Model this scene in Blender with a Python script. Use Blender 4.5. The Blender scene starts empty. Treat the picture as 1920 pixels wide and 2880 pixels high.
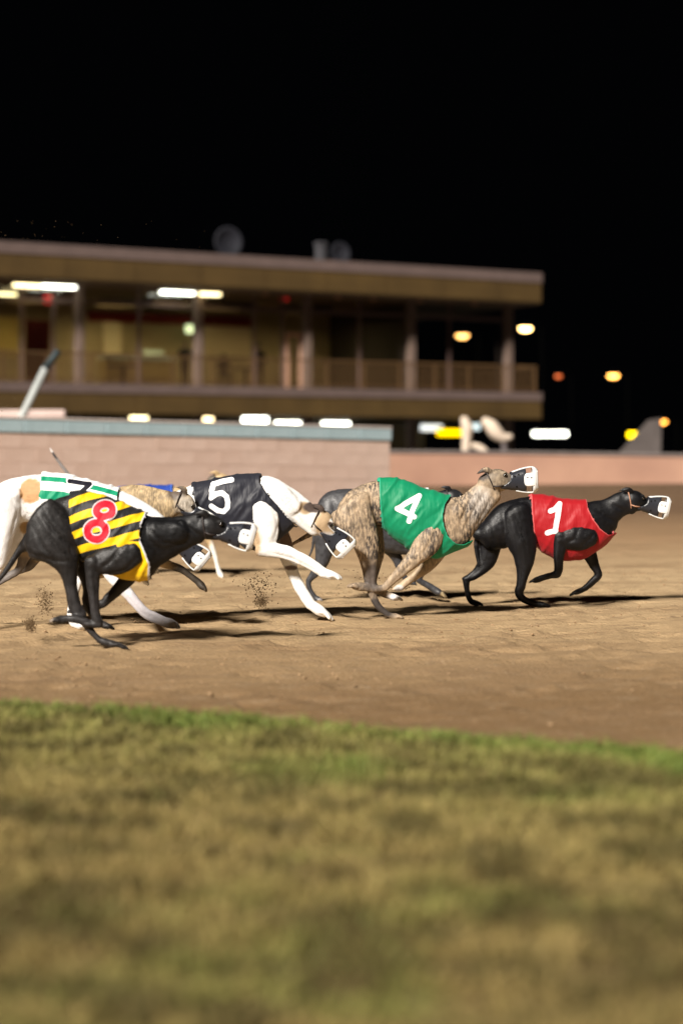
import bpy, bmesh, math, random
import numpy as np
from mathutils import Vector, Matrix
from mathutils.bvhtree import BVHTree
random.seed(7); RNG = np.random.default_rng(7)
scene = bpy.context.scene
COL = scene.collection
R = math.radians

# ------------------------------------------------------------------ camera, night sky, key light
F, CX, HY, CH = 5000.0, 960.0, 1285.0, 0.935        # focal px, centre px, horizon px, camera height
cam = bpy.data.cameras.new('camera'); camo = bpy.data.objects.new('camera', cam); COL.objects.link(camo)
cam.sensor_fit = 'HORIZONTAL'; cam.sensor_width = 24.0; cam.lens = 62.5
cam.shift_y = -155.0 / 1920.0
camo.location = (0, 0, CH); camo.rotation_euler = (R(90), 0, 0)
cam.clip_start = 0.1; cam.clip_end = 1500
cam.dof.use_dof = True; cam.dof.focus_distance = 10.1; cam.dof.aperture_fstop = 1.12
scene.camera = camo
w = bpy.data.worlds.new('World'); scene.world = w; w.use_nodes = True
bg = w.node_tree.nodes['Background']; bg.inputs['Color'].default_value = (0.55, 0.62, 0.8, 1); bg.inputs['Strength'].default_value = 0.0006
sun = bpy.data.lights.new('sun', 'SUN'); suno = bpy.data.objects.new('sun', sun); COL.objects.link(suno)
sun.energy = 4.2; sun.angle = R(8); sun.color = (1.0, 0.93, 0.84)
LDIR = Vector((0.44, 0.75, -0.62)).normalized()
suno.rotation_euler = LDIR.to_track_quat('-Z', 'Y').to_euler()
vs = scene.view_settings
vs.view_transform = 'Standard'; vs.look = 'None'; vs.gamma = 1; vs.exposure = 0.9; vs.use_curve_mapping = False
scene.cycles.use_denoising = True; scene.cycles.max_bounces = 6
scene.cycles.sample_clamp_indirect = 4.0

def P(px, py, d):
    return Vector(((px - CX) / F * d, d, CH + (HY - py) / F * d))
def ground(y):
    return 0.0 if y < 13 else min(0.32, (y - 13) * 0.32 / 27.0)

# ------------------------------------------------------------------ numpy noise
def vnoise(p, seed=0):
    p = np.asarray(p, dtype=np.float64); i = np.floor(p).astype(np.int64); f = p - i
    f = f * f * (3 - 2 * f)
    def h(a):
        n = (a[:, 0] * 374761393 + a[:, 1] * 668265263 + a[:, 2] * 2147483647 + seed * 974634777) & 0xffffffff
        n = ((n ^ (n >> 13)) * 1274126177) & 0xffffffff
        n = (n ^ (n >> 16)) & 0xffffffff
        return n / 4294967295.0
    r = 0
    for dx in (0, 1):
        for dy in (0, 1):
            for dz in (0, 1):
                wt = (f[:, 0] if dx else 1 - f[:, 0]) * (f[:, 1] if dy else 1 - f[:, 1]) * (f[:, 2] if dz else 1 - f[:, 2])
                r = r + wt * h(i + np.array([dx, dy, dz]))
    return r
def fbm(p, oct=3, seed=0):
    p = np.asarray(p, dtype=np.float64); s = 0; a = 0.5; t = 0
    for k in range(oct):
        s = s + a * vnoise(p, seed + k); t += a; a *= 0.5; p = p * 2.03
    return s / t

# ------------------------------------------------------------------ materials
MATS = {}
def mat(name, color, rough=0.7, spec=0.3, noise=0.0, nscale=8.0, bump=0.0, bscale=60.0, metal=0.0, sheen=0.0, stretch=None, color2=None):
    if name in MATS: return MATS[name]
    m = bpy.data.materials.new(name); m.use_nodes = True; nt = m.node_tree; b = nt.nodes['Principled BSDF']
    b.inputs['Base Color'].default_value = (*color, 1); b.inputs['Roughness'].default_value = rough
    b.inputs['Specular IOR Level'].default_value = spec; b.inputs['Metallic'].default_value = metal
    if sheen: b.inputs['Sheen Weight'].default_value = sheen
    tc = nt.nodes.new('ShaderNodeTexCoord'); src = tc.outputs['Object']
    if stretch:
        mp = nt.nodes.new('ShaderNodeMapping'); mp.inputs['Scale'].default_value = stretch
        nt.links.new(src, mp.inputs['Vector']); src = mp.outputs['Vector']
    if noise:
        n = nt.nodes.new('ShaderNodeTexNoise'); n.inputs['Scale'].default_value = nscale; n.inputs['Detail'].default_value = 5
        nt.links.new(src, n.inputs['Vector'])
        mx = nt.nodes.new('ShaderNodeMix'); mx.data_type = 'RGBA'
        c2 = color2 or tuple(c * (1 - noise) for c in color)
        mx.inputs['A'].default_value = (*c2, 1); mx.inputs['B'].default_value = (*[min(1, c * (1 + noise * .6)) for c in color], 1)
        rp = nt.nodes.new('ShaderNodeMapRange'); rp.inputs['From Min'].default_value = .3; rp.inputs['From Max'].default_value = .7
        nt.links.new(n.outputs['Fac'], rp.inputs['Value']); nt.links.new(rp.outputs['Result'], mx.inputs['Factor'])
        nt.links.new(mx.outputs['Result'], b.inputs['Base Color'])
    if bump:
        n2 = nt.nodes.new('ShaderNodeTexNoise'); n2.inputs['Scale'].default_value = bscale; n2.inputs['Detail'].default_value = 4
        nt.links.new(src, n2.inputs['Vector'])
        bp = nt.nodes.new('ShaderNodeBump'); bp.inputs['Strength'].default_value = bump; bp.inputs['Distance'].default_value = 0.02
        nt.links.new(n2.outputs['Fac'], bp.inputs['Height']); nt.links.new(bp.outputs['Normal'], b.inputs['Normal'])
    MATS[name] = m
    return m
def emit(name, color, strength):
    if name in MATS: return MATS[name]
    m = bpy.data.materials.new(name); m.use_nodes = True; b = m.node_tree.nodes['Principled BSDF']
    b.inputs['Base Color'].default_value = (*color, 1); b.inputs['Emission Color'].default_value = (*color, 1)
    b.inputs['Emission Strength'].default_value = strength
    MATS[name] = m
    return m
def glassmat():
    m = bpy.data.materials.new('window_glass'); m.use_nodes = True; nt = m.node_tree
    for n in list(nt.nodes):
        if n.type == 'BSDF_PRINCIPLED': nt.nodes.remove(n)
    out = [n for n in nt.nodes if n.type == 'OUTPUT_MATERIAL'][0]
    t = nt.nodes.new('ShaderNodeBsdfTransparent'); t.inputs['Color'].default_value = (.8, .82, .8, 1)
    g = nt.nodes.new('ShaderNodeBsdfGlossy'); g.inputs['Roughness'].default_value = .03
    fr = nt.nodes.new('ShaderNodeFresnel'); fr.inputs['IOR'].default_value = 1.45
    mx = nt.nodes.new('ShaderNodeMixShader')
    nt.links.new(fr.outputs[0], mx.inputs[0]); nt.links.new(t.outputs[0], mx.inputs[1]); nt.links.new(g.outputs[0], mx.inputs[2])
    nt.links.new(mx.outputs[0], out.inputs['Surface'])
    return m

# ------------------------------------------------------------------ object helpers
def tag(o, label=None, cat=None, group=None, kind=None):
    if label: o['label'] = label
    if cat: o['category'] = cat
    if group: o['group'] = group
    if kind: o['kind'] = kind
    return o
def obj(name, me, m=None, parent=None, loc=None):
    o = bpy.data.objects.new(name, me); COL.objects.link(o)
    if m and me is not None and not me.materials: me.materials.append(m)
    if parent: o.parent = parent
    if loc is not None: o.location = loc
    return o
def empty(name, loc, rz=0.0):
    o = bpy.data.objects.new(name, None); COL.objects.link(o); o.location = loc; o.rotation_euler = (0, 0, rz)
    o.empty_display_size = .2
    return o
def mesh(name, v, f, smooth=False):
    me = bpy.data.meshes.new(name); me.from_pydata([tuple(x) for x in v], [], [tuple(x) for x in f]); me.update()
    if smooth: me.polygons.foreach_set('use_smooth', [True] * len(me.polygons))
    return me
def boxm(name, x0, x1, y0, y1, z0, z1, bevel=0.0):
    bm = bmesh.new(); bmesh.ops.create_cube(bm, size=1)
    for v in bm.verts:
        v.co = Vector((x0 + (v.co.x + .5) * (x1 - x0), y0 + (v.co.y + .5) * (y1 - y0), z0 + (v.co.z + .5) * (z1 - z0)))
    if bevel: bmesh.ops.bevel(bm, geom=bm.edges[:], offset=bevel, segments=1, affect='EDGES')
    me = bpy.data.meshes.new(name); bm.to_mesh(me); bm.free()
    return me
def box(name, x0, x1, y0, y1, z0, z1, m, parent=None, bevel=0.0, loc=None):
    return obj(name, boxm(name, x0, x1, y0, y1, z0, z1, bevel), m, parent, loc)
def tubem(name, pts, rad, n=10):
    V = []; Fc = []; pts = [Vector(p) for p in pts]
    if not hasattr(rad, '__len__'): rad = [rad] * len(pts)
    for i, p in enumerate(pts):
        t = (pts[min(i + 1, len(pts) - 1)] - pts[max(i - 1, 0)]).normalized()
        a = t.cross(Vector((0, 1, 0)) if abs(t.y) < .9 else Vector((1, 0, 0))).normalized(); b = t.cross(a)
        for k in range(n):
            an = 2 * math.pi * k / n
            V.append(p + (a * math.cos(an) + b * math.sin(an)) * rad[i])
    for i in range(len(pts) - 1):
        for k in range(n):
            Fc.append((i * n + k, i * n + (k + 1) % n, (i + 1) * n + (k + 1) % n, (i + 1) * n + k))
    Fc.append(tuple(range(n))[::-1]); Fc.append(tuple(range((len(pts) - 1) * n, len(pts) * n)))
    return mesh(name, V, Fc, True)
def remesh(V, Fc, voxel, smooth=3, name='body'):
    me = mesh('tmp', V, Fc); o = bpy.data.objects.new('tmp', me); COL.objects.link(o)
    r = o.modifiers.new('r', 'REMESH'); r.mode = 'VOXEL'; r.voxel_size = voxel; r.use_smooth_shade = True
    s = o.modifiers.new('s', 'SMOOTH'); s.factor = .5; s.iterations = smooth
    dg = bpy.context.evaluated_depsgraph_get(); dg.update()
    out = bpy.data.meshes.new_from_object(o.evaluated_get(dg)); out.name = name
    bpy.data.objects.remove(o); bpy.data.meshes.remove(me)
    out.polygons.foreach_set('use_smooth', [True] * len(out.polygons))
    return out
def coords(me):
    a = np.empty(len(me.vertices) * 3); me.vertices.foreach_get('co', a); return a.reshape(-1, 3)
def setattr_color(me, name, rgb):
    at = me.attributes.new(name, 'FLOAT_COLOR', 'POINT')
    at.data.foreach_set('color', np.concatenate([rgb, np.ones((len(rgb), 1))], 1).astype(np.float32).ravel())
def setattr_float(me, name, v):
    at = me.attributes.new(name, 'FLOAT', 'POINT'); at.data.foreach_set('value', np.asarray(v, dtype=np.float32))

# lofts: stations are (centre x, y, half vector x, y, lateral half width, lateral offset) in drawing units
def crom(A, k=3):
    A = np.asarray(A, dtype=float); n = len(A); out = []
    for i in range(n - 1):
        p0, p1, p2, p3 = A[max(i - 1, 0)], A[i], A[i + 1], A[min(i + 2, n - 1)]
        for j in range(k):
            t = j / k
            out.append(.5 * ((2 * p1) + (-p0 + p2) * t + (2 * p0 - 5 * p1 + 4 * p2 - p3) * t * t + (-p0 + 3 * p1 - 3 * p2 + p3) * t ** 3))
    out.append(A[-1]); return np.array(out)
def loft(stations, V, Fc, to3, n=16, k=3):
    S = crom(stations, k); base0 = len(V); rings = []
    def ring(c, h, wl, o):
        i0 = len(V)
        for q in range(n):
            a = 2 * math.pi * q / n
            V.append(to3(c[0] + h[0] * math.cos(a), c[1] + h[1] * math.cos(a), o + wl * math.sin(a)))
        rings.append(i0)
    def cap(s, t, first):
        c, h, wl, o = s[0:2], s[2:4], s[4], s[5]
        m = min(np.hypot(*h), wl)
        seq = [(.55, .84), (.88, .48)]
        return [(c + t * m * e, h * f, wl * f, o) for e, f in seq], c + t * m, o
    t0 = S[0, :2] - S[1, :2]; t0 /= (np.hypot(*t0) + 1e-9); t1 = S[-1, :2] - S[-2, :2]; t1 /= (np.hypot(*t1) + 1e-9)
    c0, tip0, o0 = cap(S[0], t0, True); c1, tip1, o1 = cap(S[-1], t1, False)
    for c in reversed(c0): ring(*c)
    for s in S: ring(s[0:2], s[2:4], s[4], s[5])
    for c in c1: ring(*c)
    for a, b in zip(rings[:-1], rings[1:]):
        for q in range(n):
            Fc.append((a + q, a + (q + 1) % n, b + (q + 1) % n, b + q))
    V.append(to3(tip0[0], tip0[1], o0)); i = len(V) - 1
    for q in range(n): Fc.append((i, rings[0] + (q + 1) % n, rings[0] + q))
    V.append(to3(tip1[0], tip1[1], o1)); i = len(V) - 1
    for q in range(n): Fc.append((i, rings[-1] + q, rings[-1] + (q + 1) % n))
def st_edge(L, o=0.0):
    out = []
    for s in L:
        x1, y1, x2, y2, wl = s[:5]
        out.append(((x1 + x2) / 2, (y1 + y2) / 2, (x1 - x2) / 2, (y1 - y2) / 2, wl, o + (s[5] if len(s) > 5 else 0)))
    return out
def st_cent(L, o=0.0):
    A = np.array([s[:2] for s in L], float); out = []
    for i, s in enumerate(L):
        t = A[min(i + 1, len(A) - 1)] - A[max(i - 1, 0)]; t /= np.hypot(*t) + 1e-9
        r = s[2]; wl = s[3] if len(s) > 3 else r
        out.append((s[0], s[1], t[1] * r, -t[0] * r, wl, o))
    return out
def poly_sdf(pts, poly):
    pts = np.asarray(pts, float); poly = np.asarray(poly, float); d = np.full(len(pts), 1e18); inside = np.zeros(len(pts), bool)
    for i in range(len(poly)):
        a, b = poly[i], poly[(i + 1) % len(poly)]; ab = b - a
        t = np.clip(((pts - a) @ ab) / (ab @ ab + 1e-12), 0, 1); q = a + t[:, None] * ab
        d = np.minimum(d, np.hypot(*(pts - q).T))
        c = ((a[1] > pts[:, 1]) != (b[1] > pts[:, 1])); xx = (b[0] - a[0]) * (pts[:, 1] - a[1]) / (b[1] - a[1] + 1e-12) + a[0]
        inside ^= c & (pts[:, 0] < xx)
    return np.where(inside, -d, d)
def stroke_sdf(pts, lines, hw):
    d = np.full(len(pts), 1e18)
    for L in lines:
        L = np.asarray(L, float)
        for a, b in zip(L[:-1], L[1:]):
            ab = b - a; t = np.clip(((pts - a) @ ab) / (ab @ ab + 1e-12), 0, 1); q = a + t[:, None] * ab
            d = np.minimum(d, np.hypot(*(pts - q).T))
    return d - hw

# ================================================================== SETTING
# ------------------------------------------------------------------ far ground
def soil_mat():
    return mat('dark_soil', (.05, .042, .034), .9, .2, .35, .6, .4, 12)
tag(obj('ground', mesh('ground', [(-500, -60, -.03), (500, -60, -.03), (500, 900, -.03), (-500, 900, -.03)], [(0, 1, 2, 3)]), soil_mat()), kind='structure')

# ------------------------------------------------------------------ sand track
EDGE = [(-9.0, 10.0), (-3.0, 7.12), (-1.22, 6.33), (-.71, 6.15), (-.32, 5.99), (.05, 5.76), (.38, 5.60), (1.0, 5.30), (2.4, 4.65), (7.0, 2.7)]
def edge_y(x):
    return np.interp(x, [e[0] for e in EDGE], [e[1] for e in EDGE])
def sand():
    xs = np.unique(np.round(np.concatenate([np.linspace(-70, -5, 40), np.arange(-5, 5, .045), np.linspace(5, 70, 40)]), 4))
    ys = np.unique(np.round(np.concatenate([np.linspace(-6, 4.4, 12), np.arange(4.5, 13, .035), np.arange(13, 20, .09), np.linspace(20, 43, 60)]), 4))
    X, Y = np.meshgrid(xs, ys); p = np.stack([X.ravel(), Y.ravel(), np.zeros(X.size)], 1)
    g = np.where(p[:, 1] < 13, 0, np.minimum(.32, (p[:, 1] - 13) * .32 / 27.)) + .004
    fade = np.clip((22 - p[:, 1]) / 8, 0, 1)
    h = .006 * np.sin(p[:, 1] * 2 * np.pi / .13 + 3 * fbm(p * [.8, 1.5, 1], 2, 41)) * fbm(p * [1, 1, 1], 2, 43) + .010 * (fbm(p * [1.2, 3.5, 1], 3, 3) - .5) + .018 * (fbm(p * [5, 9, 1], 3, 5) - .5) + .022 * np.clip(fbm(p * [14, 20, 1], 2, 9) - .62, 0, 1) * 2
    # scuffs and paw prints
    rng = np.random.default_rng(5)
    for k in range(900):
        cx, cy = rng.uniform(-4, 4), rng.uniform(6.2, 15)
        a, b = rng.uniform(.04, .13), rng.uniform(.03, .06); dep = rng.uniform(.008, .022)
        sel = (abs(p[:, 0] - cx) < 3 * a) & (abs(p[:, 1] - cy) < 3 * b)
        q = ((p[sel, 0] - cx) / a) ** 2 + ((p[sel, 1] - cy) / b) ** 2
        q2 = ((p[sel, 0] - cx + a * 1.1) / (a * .7)) ** 2 + ((p[sel, 1] - cy) / (b * 1.1)) ** 2
        h[sel] += 1.4 * (-dep * np.exp(-q) + .7 * dep * np.exp(-q2))
    z = np.maximum(g + h * fade, -.02)
    nx, ny = len(xs), len(ys); i = np.arange((ny - 1) * nx).reshape(ny - 1, nx)[:, :-1].ravel()
    F4 = np.stack([i, i + 1, i + 1 + nx, i + nx], 1)
    V = np.stack([p[:, 0], p[:, 1], z], 1)
    me = bpy.data.meshes.new('sand_track'); me.from_pydata(V.tolist(), [], F4.tolist()); me.update()
    me.polygons.foreach_set('use_smooth', [True] * len(me.polygons))
    m = bpy.data.materials.new('track_sand'); m.use_nodes = True; nt = m.node_tree; b = nt.nodes['Principled BSDF']
    b.inputs['Roughness'].default_value = .95; b.inputs['Specular IOR Level'].default_value = .15
    tc = nt.nodes.new('ShaderNodeTexCoord')
    def noise(sc, scale, det=5):
        mp = nt.nodes.new('ShaderNodeMapping'); mp.inputs['Scale'].default_value = sc; nt.links.new(tc.outputs['Object'], mp.inputs['Vector'])
        n = nt.nodes.new('ShaderNodeTexNoise'); n.inputs['Scale'].default_value = scale; n.inputs['Detail'].default_value = det
        nt.links.new(mp.outputs['Vector'], n.inputs['Vector']); return n.outputs['Fac']
    def rng_(v, a, bb):
        r = nt.nodes.new('ShaderNodeMapRange'); r.inputs['From Min'].default_value = a; r.inputs['From Max'].default_value = bb; nt.links.new(v, r.inputs['Value']); return r.outputs['Result']
    def mix(f, A, B):
        x = nt.nodes.new('ShaderNodeMix'); x.data_type = 'RGBA'; nt.links.new(f, x.inputs['Factor'])
        for k, s in (('A', A), ('B', B)):
            if isinstance(s, tuple): x.inputs[k].default_value = (*s, 1)
            else: nt.links.new(s, x.inputs[k])
        return x.outputs['Result']
    sx = nt.nodes.new('ShaderNodeSeparateXYZ'); nt.links.new(tc.outputs['Object'], sx.inputs[0])
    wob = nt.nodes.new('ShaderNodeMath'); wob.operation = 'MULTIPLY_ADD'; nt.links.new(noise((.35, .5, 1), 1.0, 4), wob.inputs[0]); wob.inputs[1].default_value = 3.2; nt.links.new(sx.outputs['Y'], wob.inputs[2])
    rp = nt.nodes.new('ShaderNodeValToRGB'); nt.links.new(rng_(wob.outputs[0], 5., 42.), rp.inputs['Fac']); el = rp.color_ramp.elements  # light pool painted into the sand: pale mid band, browner near the grass
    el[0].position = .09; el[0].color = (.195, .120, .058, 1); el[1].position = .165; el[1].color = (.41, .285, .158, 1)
    for ps, cc in ((.27, (.46, .33, .19)), (.42, (.32, .20, .11)), (.60, (.135, .080, .046)), (.93, (.105, .062, .038))): q = el.new(ps); q.color = (*cc, 1)  # far stops: fading of the light pool painted as darker sand
    c = mix(rng_(noise((.9, 1.8, 1), 1.0), .35, .65), rp.outputs['Color'], (.30, .2, .11)); dry = rp.outputs['Color']  # dry is the ramp colour, painted light pool included
    c = mix(rng_(noise((.9, 1.8, 1), 1.0), .48, .8), dry, (.22, .14, .075))
    c = mix(rng_(noise((3, 9, 1), 2.0, 6), .52, .74), c, (.24, .165, .095))
    c = mix(rng_(noise((30, 50, 30), 2.0, 3), .62, .80), c, (.50, .38, .25))
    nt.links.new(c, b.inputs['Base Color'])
    bp = nt.nodes.new('ShaderNodeBump'); bp.inputs['Strength'].default_value = .7; bp.inputs['Distance'].default_value = .015
    nt.links.new(noise((22, 40, 22), 2.0, 5), bp.inputs['Height']); nt.links.new(bp.outputs['Normal'], b.inputs['Normal'])
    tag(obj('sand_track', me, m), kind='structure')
sand()

# ------------------------------------------------------------------ turf bank in the foreground
def turf():
    xs = np.concatenate([[-9], np.arange(-3, 3.01, .1), [7]])
    V = []; Fc = []; n = len(xs)
    prof = [(-.0, .0), (-.02, .035), (-.07, .05), (-.6, .055), (-1.5, .06), (-4, .06), (-14, .06)]
    for d, z in prof:
        for x in xs:
            V.append((x - d * .45, edge_y(x) + d + (.03 * math.sin(x * 9) + .02 * math.sin(x * 23) if d > -.1 else 0), z))
    for r in range(len(prof) - 1):
        for k in range(n - 1):
            Fc.append((r * n + k, r * n + k + 1, (r + 1) * n + k + 1, (r + 1) * n + k)[::-1])
    tag(obj('turf', mesh('turf', V, Fc), mat('turf_soil', (.12, .085, .045), .95, .1, .5, 5, .6, 40)), kind='structure')
turf()
def grass():
    N = 190000
    y = RNG.uniform(1.9, 7.6, N * 2); x = RNG.uniform(-1, 1, N * 2) * (.2 * y + .95)
    k = y < edge_y(x) - .01 + .03 * np.sin(x * 9) + .02 * np.sin(x * 23); x, y = x[k][:N], y[k][:N]; n = len(x)
    ed = edge_y(x) - y
    p = np.stack([x, y, np.zeros(n)], 1)
    green = fbm(p * [1.9, 2.4, 1], 3, 21); fine = fbm(p * [6, 9, 1], 2, 33); tuft = fbm(p * [9, 12, 1], 2, 55)
    gw = np.clip((green - .60) * 9, 0, 1) * .55 * np.clip(fine * 2 - .3, 0, 1) + np.clip((.5 + .25 * (green - .5) * 4 - ed) / .25, 0, 1) * .85 + np.clip(1 - ed / 1.6, 0, 1) * np.clip((fine - .44) * 6, 0, 1) * .55
    gw = np.clip(gw + RNG.normal(0, .12, n), 0, 1)
    straw = np.clip((fine - .41) * 6 + RNG.normal(0, .18, n), 0, 1)
    cb = np.array([.105, .074, .028]); cs = np.array([.32, .245, .09]); cg = np.array([.075, .14, .026]); cg2 = np.array([.21, .235, .05])
    cs = cs + (np.array([.265, .19, .07]) - cs) * np.clip((ed - .6) / 1.8, 0, 1)[:, None]; col = cb + (cs - cb) * straw[:, None]  # straw turns browner away from the sand, light falloff painted in
    gg = cg + (cg2 - cg) * RNG.uniform(0, 1, n)[:, None]
    col = col + (gg - col) * gw[:, None]
    col = col + (np.array([.15, .19, .045]) - col) * (.05 + .18 * np.clip(1 - ed / 2.0, 0, 1))[:, None]; col *= RNG.uniform(.75, 1.25, n)[:, None]
    h = RNG.uniform(.018, .05, n) * (.45 + 1.1 * tuft); wd = RNG.uniform(.0018, .0038, n)
    lean = RNG.normal(0, .6, (n, 2)); az = RNG.uniform(0, 2 * np.pi, n)
    z0 = np.where(ed < .08, np.clip(ed / .08, 0, 1) * .05, .054) - .004
    dx, dy = np.cos(az) * wd, np.sin(az) * wd
    V = np.zeros((n, 5, 3))
    V[:, 0] = np.stack([x - dx, y - dy, z0], 1); V[:, 1] = np.stack([x + dx, y + dy, z0], 1)
    mx, my, mz = x + lean[:, 0] * h * .3, y + lean[:, 1] * h * .3, z0 + h * .6
    V[:, 2] = np.stack([mx + dx * .8, my + dy * .8, mz], 1); V[:, 3] = np.stack([mx - dx * .8, my - dy * .8, mz], 1)
    V[:, 4] = np.stack([x + lean[:, 0] * h, y + lean[:, 1] * h, z0 + h * .95], 1)
    b = np.arange(n) * 5
    me = bpy.data.meshes.new('grass')
    me.vertices.add(n * 5); me.vertices.foreach_set('co', V.ravel())
    quad = np.stack([b, b + 1, b + 2, b + 3], 1); tri = np.stack([b + 3, b + 2, b + 4], 1)
    loops = np.concatenate([quad, tri], 1).ravel()
    me.loops.add(len(loops)); me.loops.foreach_set('vertex_index', loops)
    me.polygons.add(n * 2)
    ls = np.stack([np.arange(n) * 7, np.arange(n) * 7 + 4], 1).ravel(); me.polygons.foreach_set('loop_start', ls)
    me.update(calc_edges=True); me.validate()
    setattr_color(me, 'tint', np.repeat(col, 5, 0))
    m = bpy.data.materials.new('grass_blades'); m.use_nodes = True; nt = m.node_tree; bs = nt.nodes['Principled BSDF']
    a = nt.nodes.new('ShaderNodeAttribute'); a.attribute_name = 'tint'; nt.links.new(a.outputs['Color'], bs.inputs['Base Color'])
    bs.inputs['Roughness'].default_value = .7; bs.inputs['Specular IOR Level'].default_value = .2
    tag(obj('grass', me, m), 'short half dry lawn grass in the foreground, green along the sand', 'grass', kind='stuff')
grass()

# ------------------------------------------------------------------ tall block wall with blue coping
def tall_wall():
    pl = Vector((-4.51, 23.5, 0)); pr = Vector((.74, 27.0, 0)); d = (pr - pl); L0 = d.length; ang = math.atan2(d.y, d.x)
    zl, zr = 1.463, 1.383; slope = math.atan2(zr - zl, L0)
    root = empty('block_wall', (pr.x, pr.y, zr)); root.rotation_euler = Matrix.Rotation(ang, 3, 'Z').to_euler()
    root.rotation_euler = (Matrix.Rotation(ang, 3, 'Z') @ Matrix.Rotation(-slope, 3, 'Y')).to_euler()
    tag(root, 'pale pink block wall with blue coping behind the racing dogs', 'wall')
    ext = 12.0
    mortar = mat('mortar', (.54, .41, .345), .95, .1, .25, 6, .3, 60)
    box('mortar_core', -ext, -.012, .005, .195, -1.6, -.21, mortar, root)
    bm_ = mat('pink_block', (.60, .455, .385), .95, .1, .1, 2.2, .5, 45, color2=(.52, .375, .305))
    bm2 = mat('pale_block', (.615, .47, .40), .95, .1, .1, 3.0, .5, 45, color2=(.53, .39, .32))
    bm3 = mat('rosy_block', (.585, .44, .37), .95, .1, .1, 2.6, .5, 45, color2=(.51, .365, .295))
    kinds = [boxm('block', -.395, 0, 0, .2, -.195, 0, .004) for _ in range(3)]
    for k, m in zip(kinds, (bm_, bm2, bm3)): k.materials.append(m)
    half = boxm('block', -.195, 0, 0, .2, -.195, 0, .004); half.materials.append(bm2)
    for r in range(6):
        z = -.205 - r * .2; x = 0.0
        if r % 2:
            obj('block', half, None, root, (0, random.uniform(-.002, .002), z)); x = -.2
        while x > -ext:
            obj('block', random.choice(kinds), None, root, (x, random.uniform(-.003, .003), z)); x -= .4
    blue = mat('blue_coping_paint', (.36, .47, .51), .8, .25, .12, 1.6, .25, 30, color2=(.28, .385, .42))
    x = 0.02
    lip = mat('coping_lip', (.58, .50, .46), .85, .2, .2, 5)
    while x > -ext:
        c = box('coping_slab', -.594, 0, -.02, .22, -.20, -.022, blue, root, .008, (x, 0, 0))
        box('coping_lip', -.594, 0, -.028, .228, -.018, .012, lip, c, .006)
        x -= .6
tall_wall()

# ------------------------------------------------------------------ low curved wall on the right
def low_wall():
    pts = []
    for px, ty in ((1010, 1264.5), (1100, 1265.4), (1330, 1267), (1480, 1268.7), (1700, 1272), (1920, 1275.5), (2300, 1280)):
        z = 38.0 + (px - 1010) / 1300 * 4.5
        pts.append(P(px, ty, z))
    V = []; Fc = []
    for i, p in enumerate(pts):
        for dy, z in ((0, .1), (0, p.z - .06), (.25, p.z - .06), (.25, .1)):
            V.append((p.x, p.y + dy, z))
    for i in range(len(pts) - 1):
        for k in range(4): Fc.append((i * 4 + k, i * 4 + (k + 1) % 4, i * 4 + 4 + (k + 1) % 4, i * 4 + 4 + k)[::-1])
    Fc.append((0, 1, 2, 3)); Fc.append((len(V) - 1, len(V) - 2, len(V) - 3, len(V) - 4))
    o = obj('low_wall', mesh('low_wall', V, Fc), mat('salmon_render', (.50, .30, .215), .92, .15, .2, .8, .3, 25, color2=(.42, .245, .18)))
    tag(o, 'low salmon rendered wall running right beyond the sand', 'wall')
    V = []; Fc = []
    for p in pts:
        for dy, z in ((-.03, p.z - .058), (-.03, p.z), (.28, p.z), (.28, p.z - .058)): V.append((p.x, p.y + dy, z))
    for i in range(len(pts) - 1):
        for k in range(4): Fc.append((i * 4 + k, i * 4 + (k + 1) % 4, i * 4 + 4 + (k + 1) % 4, i * 4 + 4 + k)[::-1])
    Fc.append((0, 1, 2, 3)); Fc.append((len(V) - 1, len(V) - 2, len(V) - 3, len(V) - 4))
    obj('coping', mesh('coping', V, Fc), mat('grey_coping', (.25, .22, .21), .9, .2, .2, 3), o)
low_wall()

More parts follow.
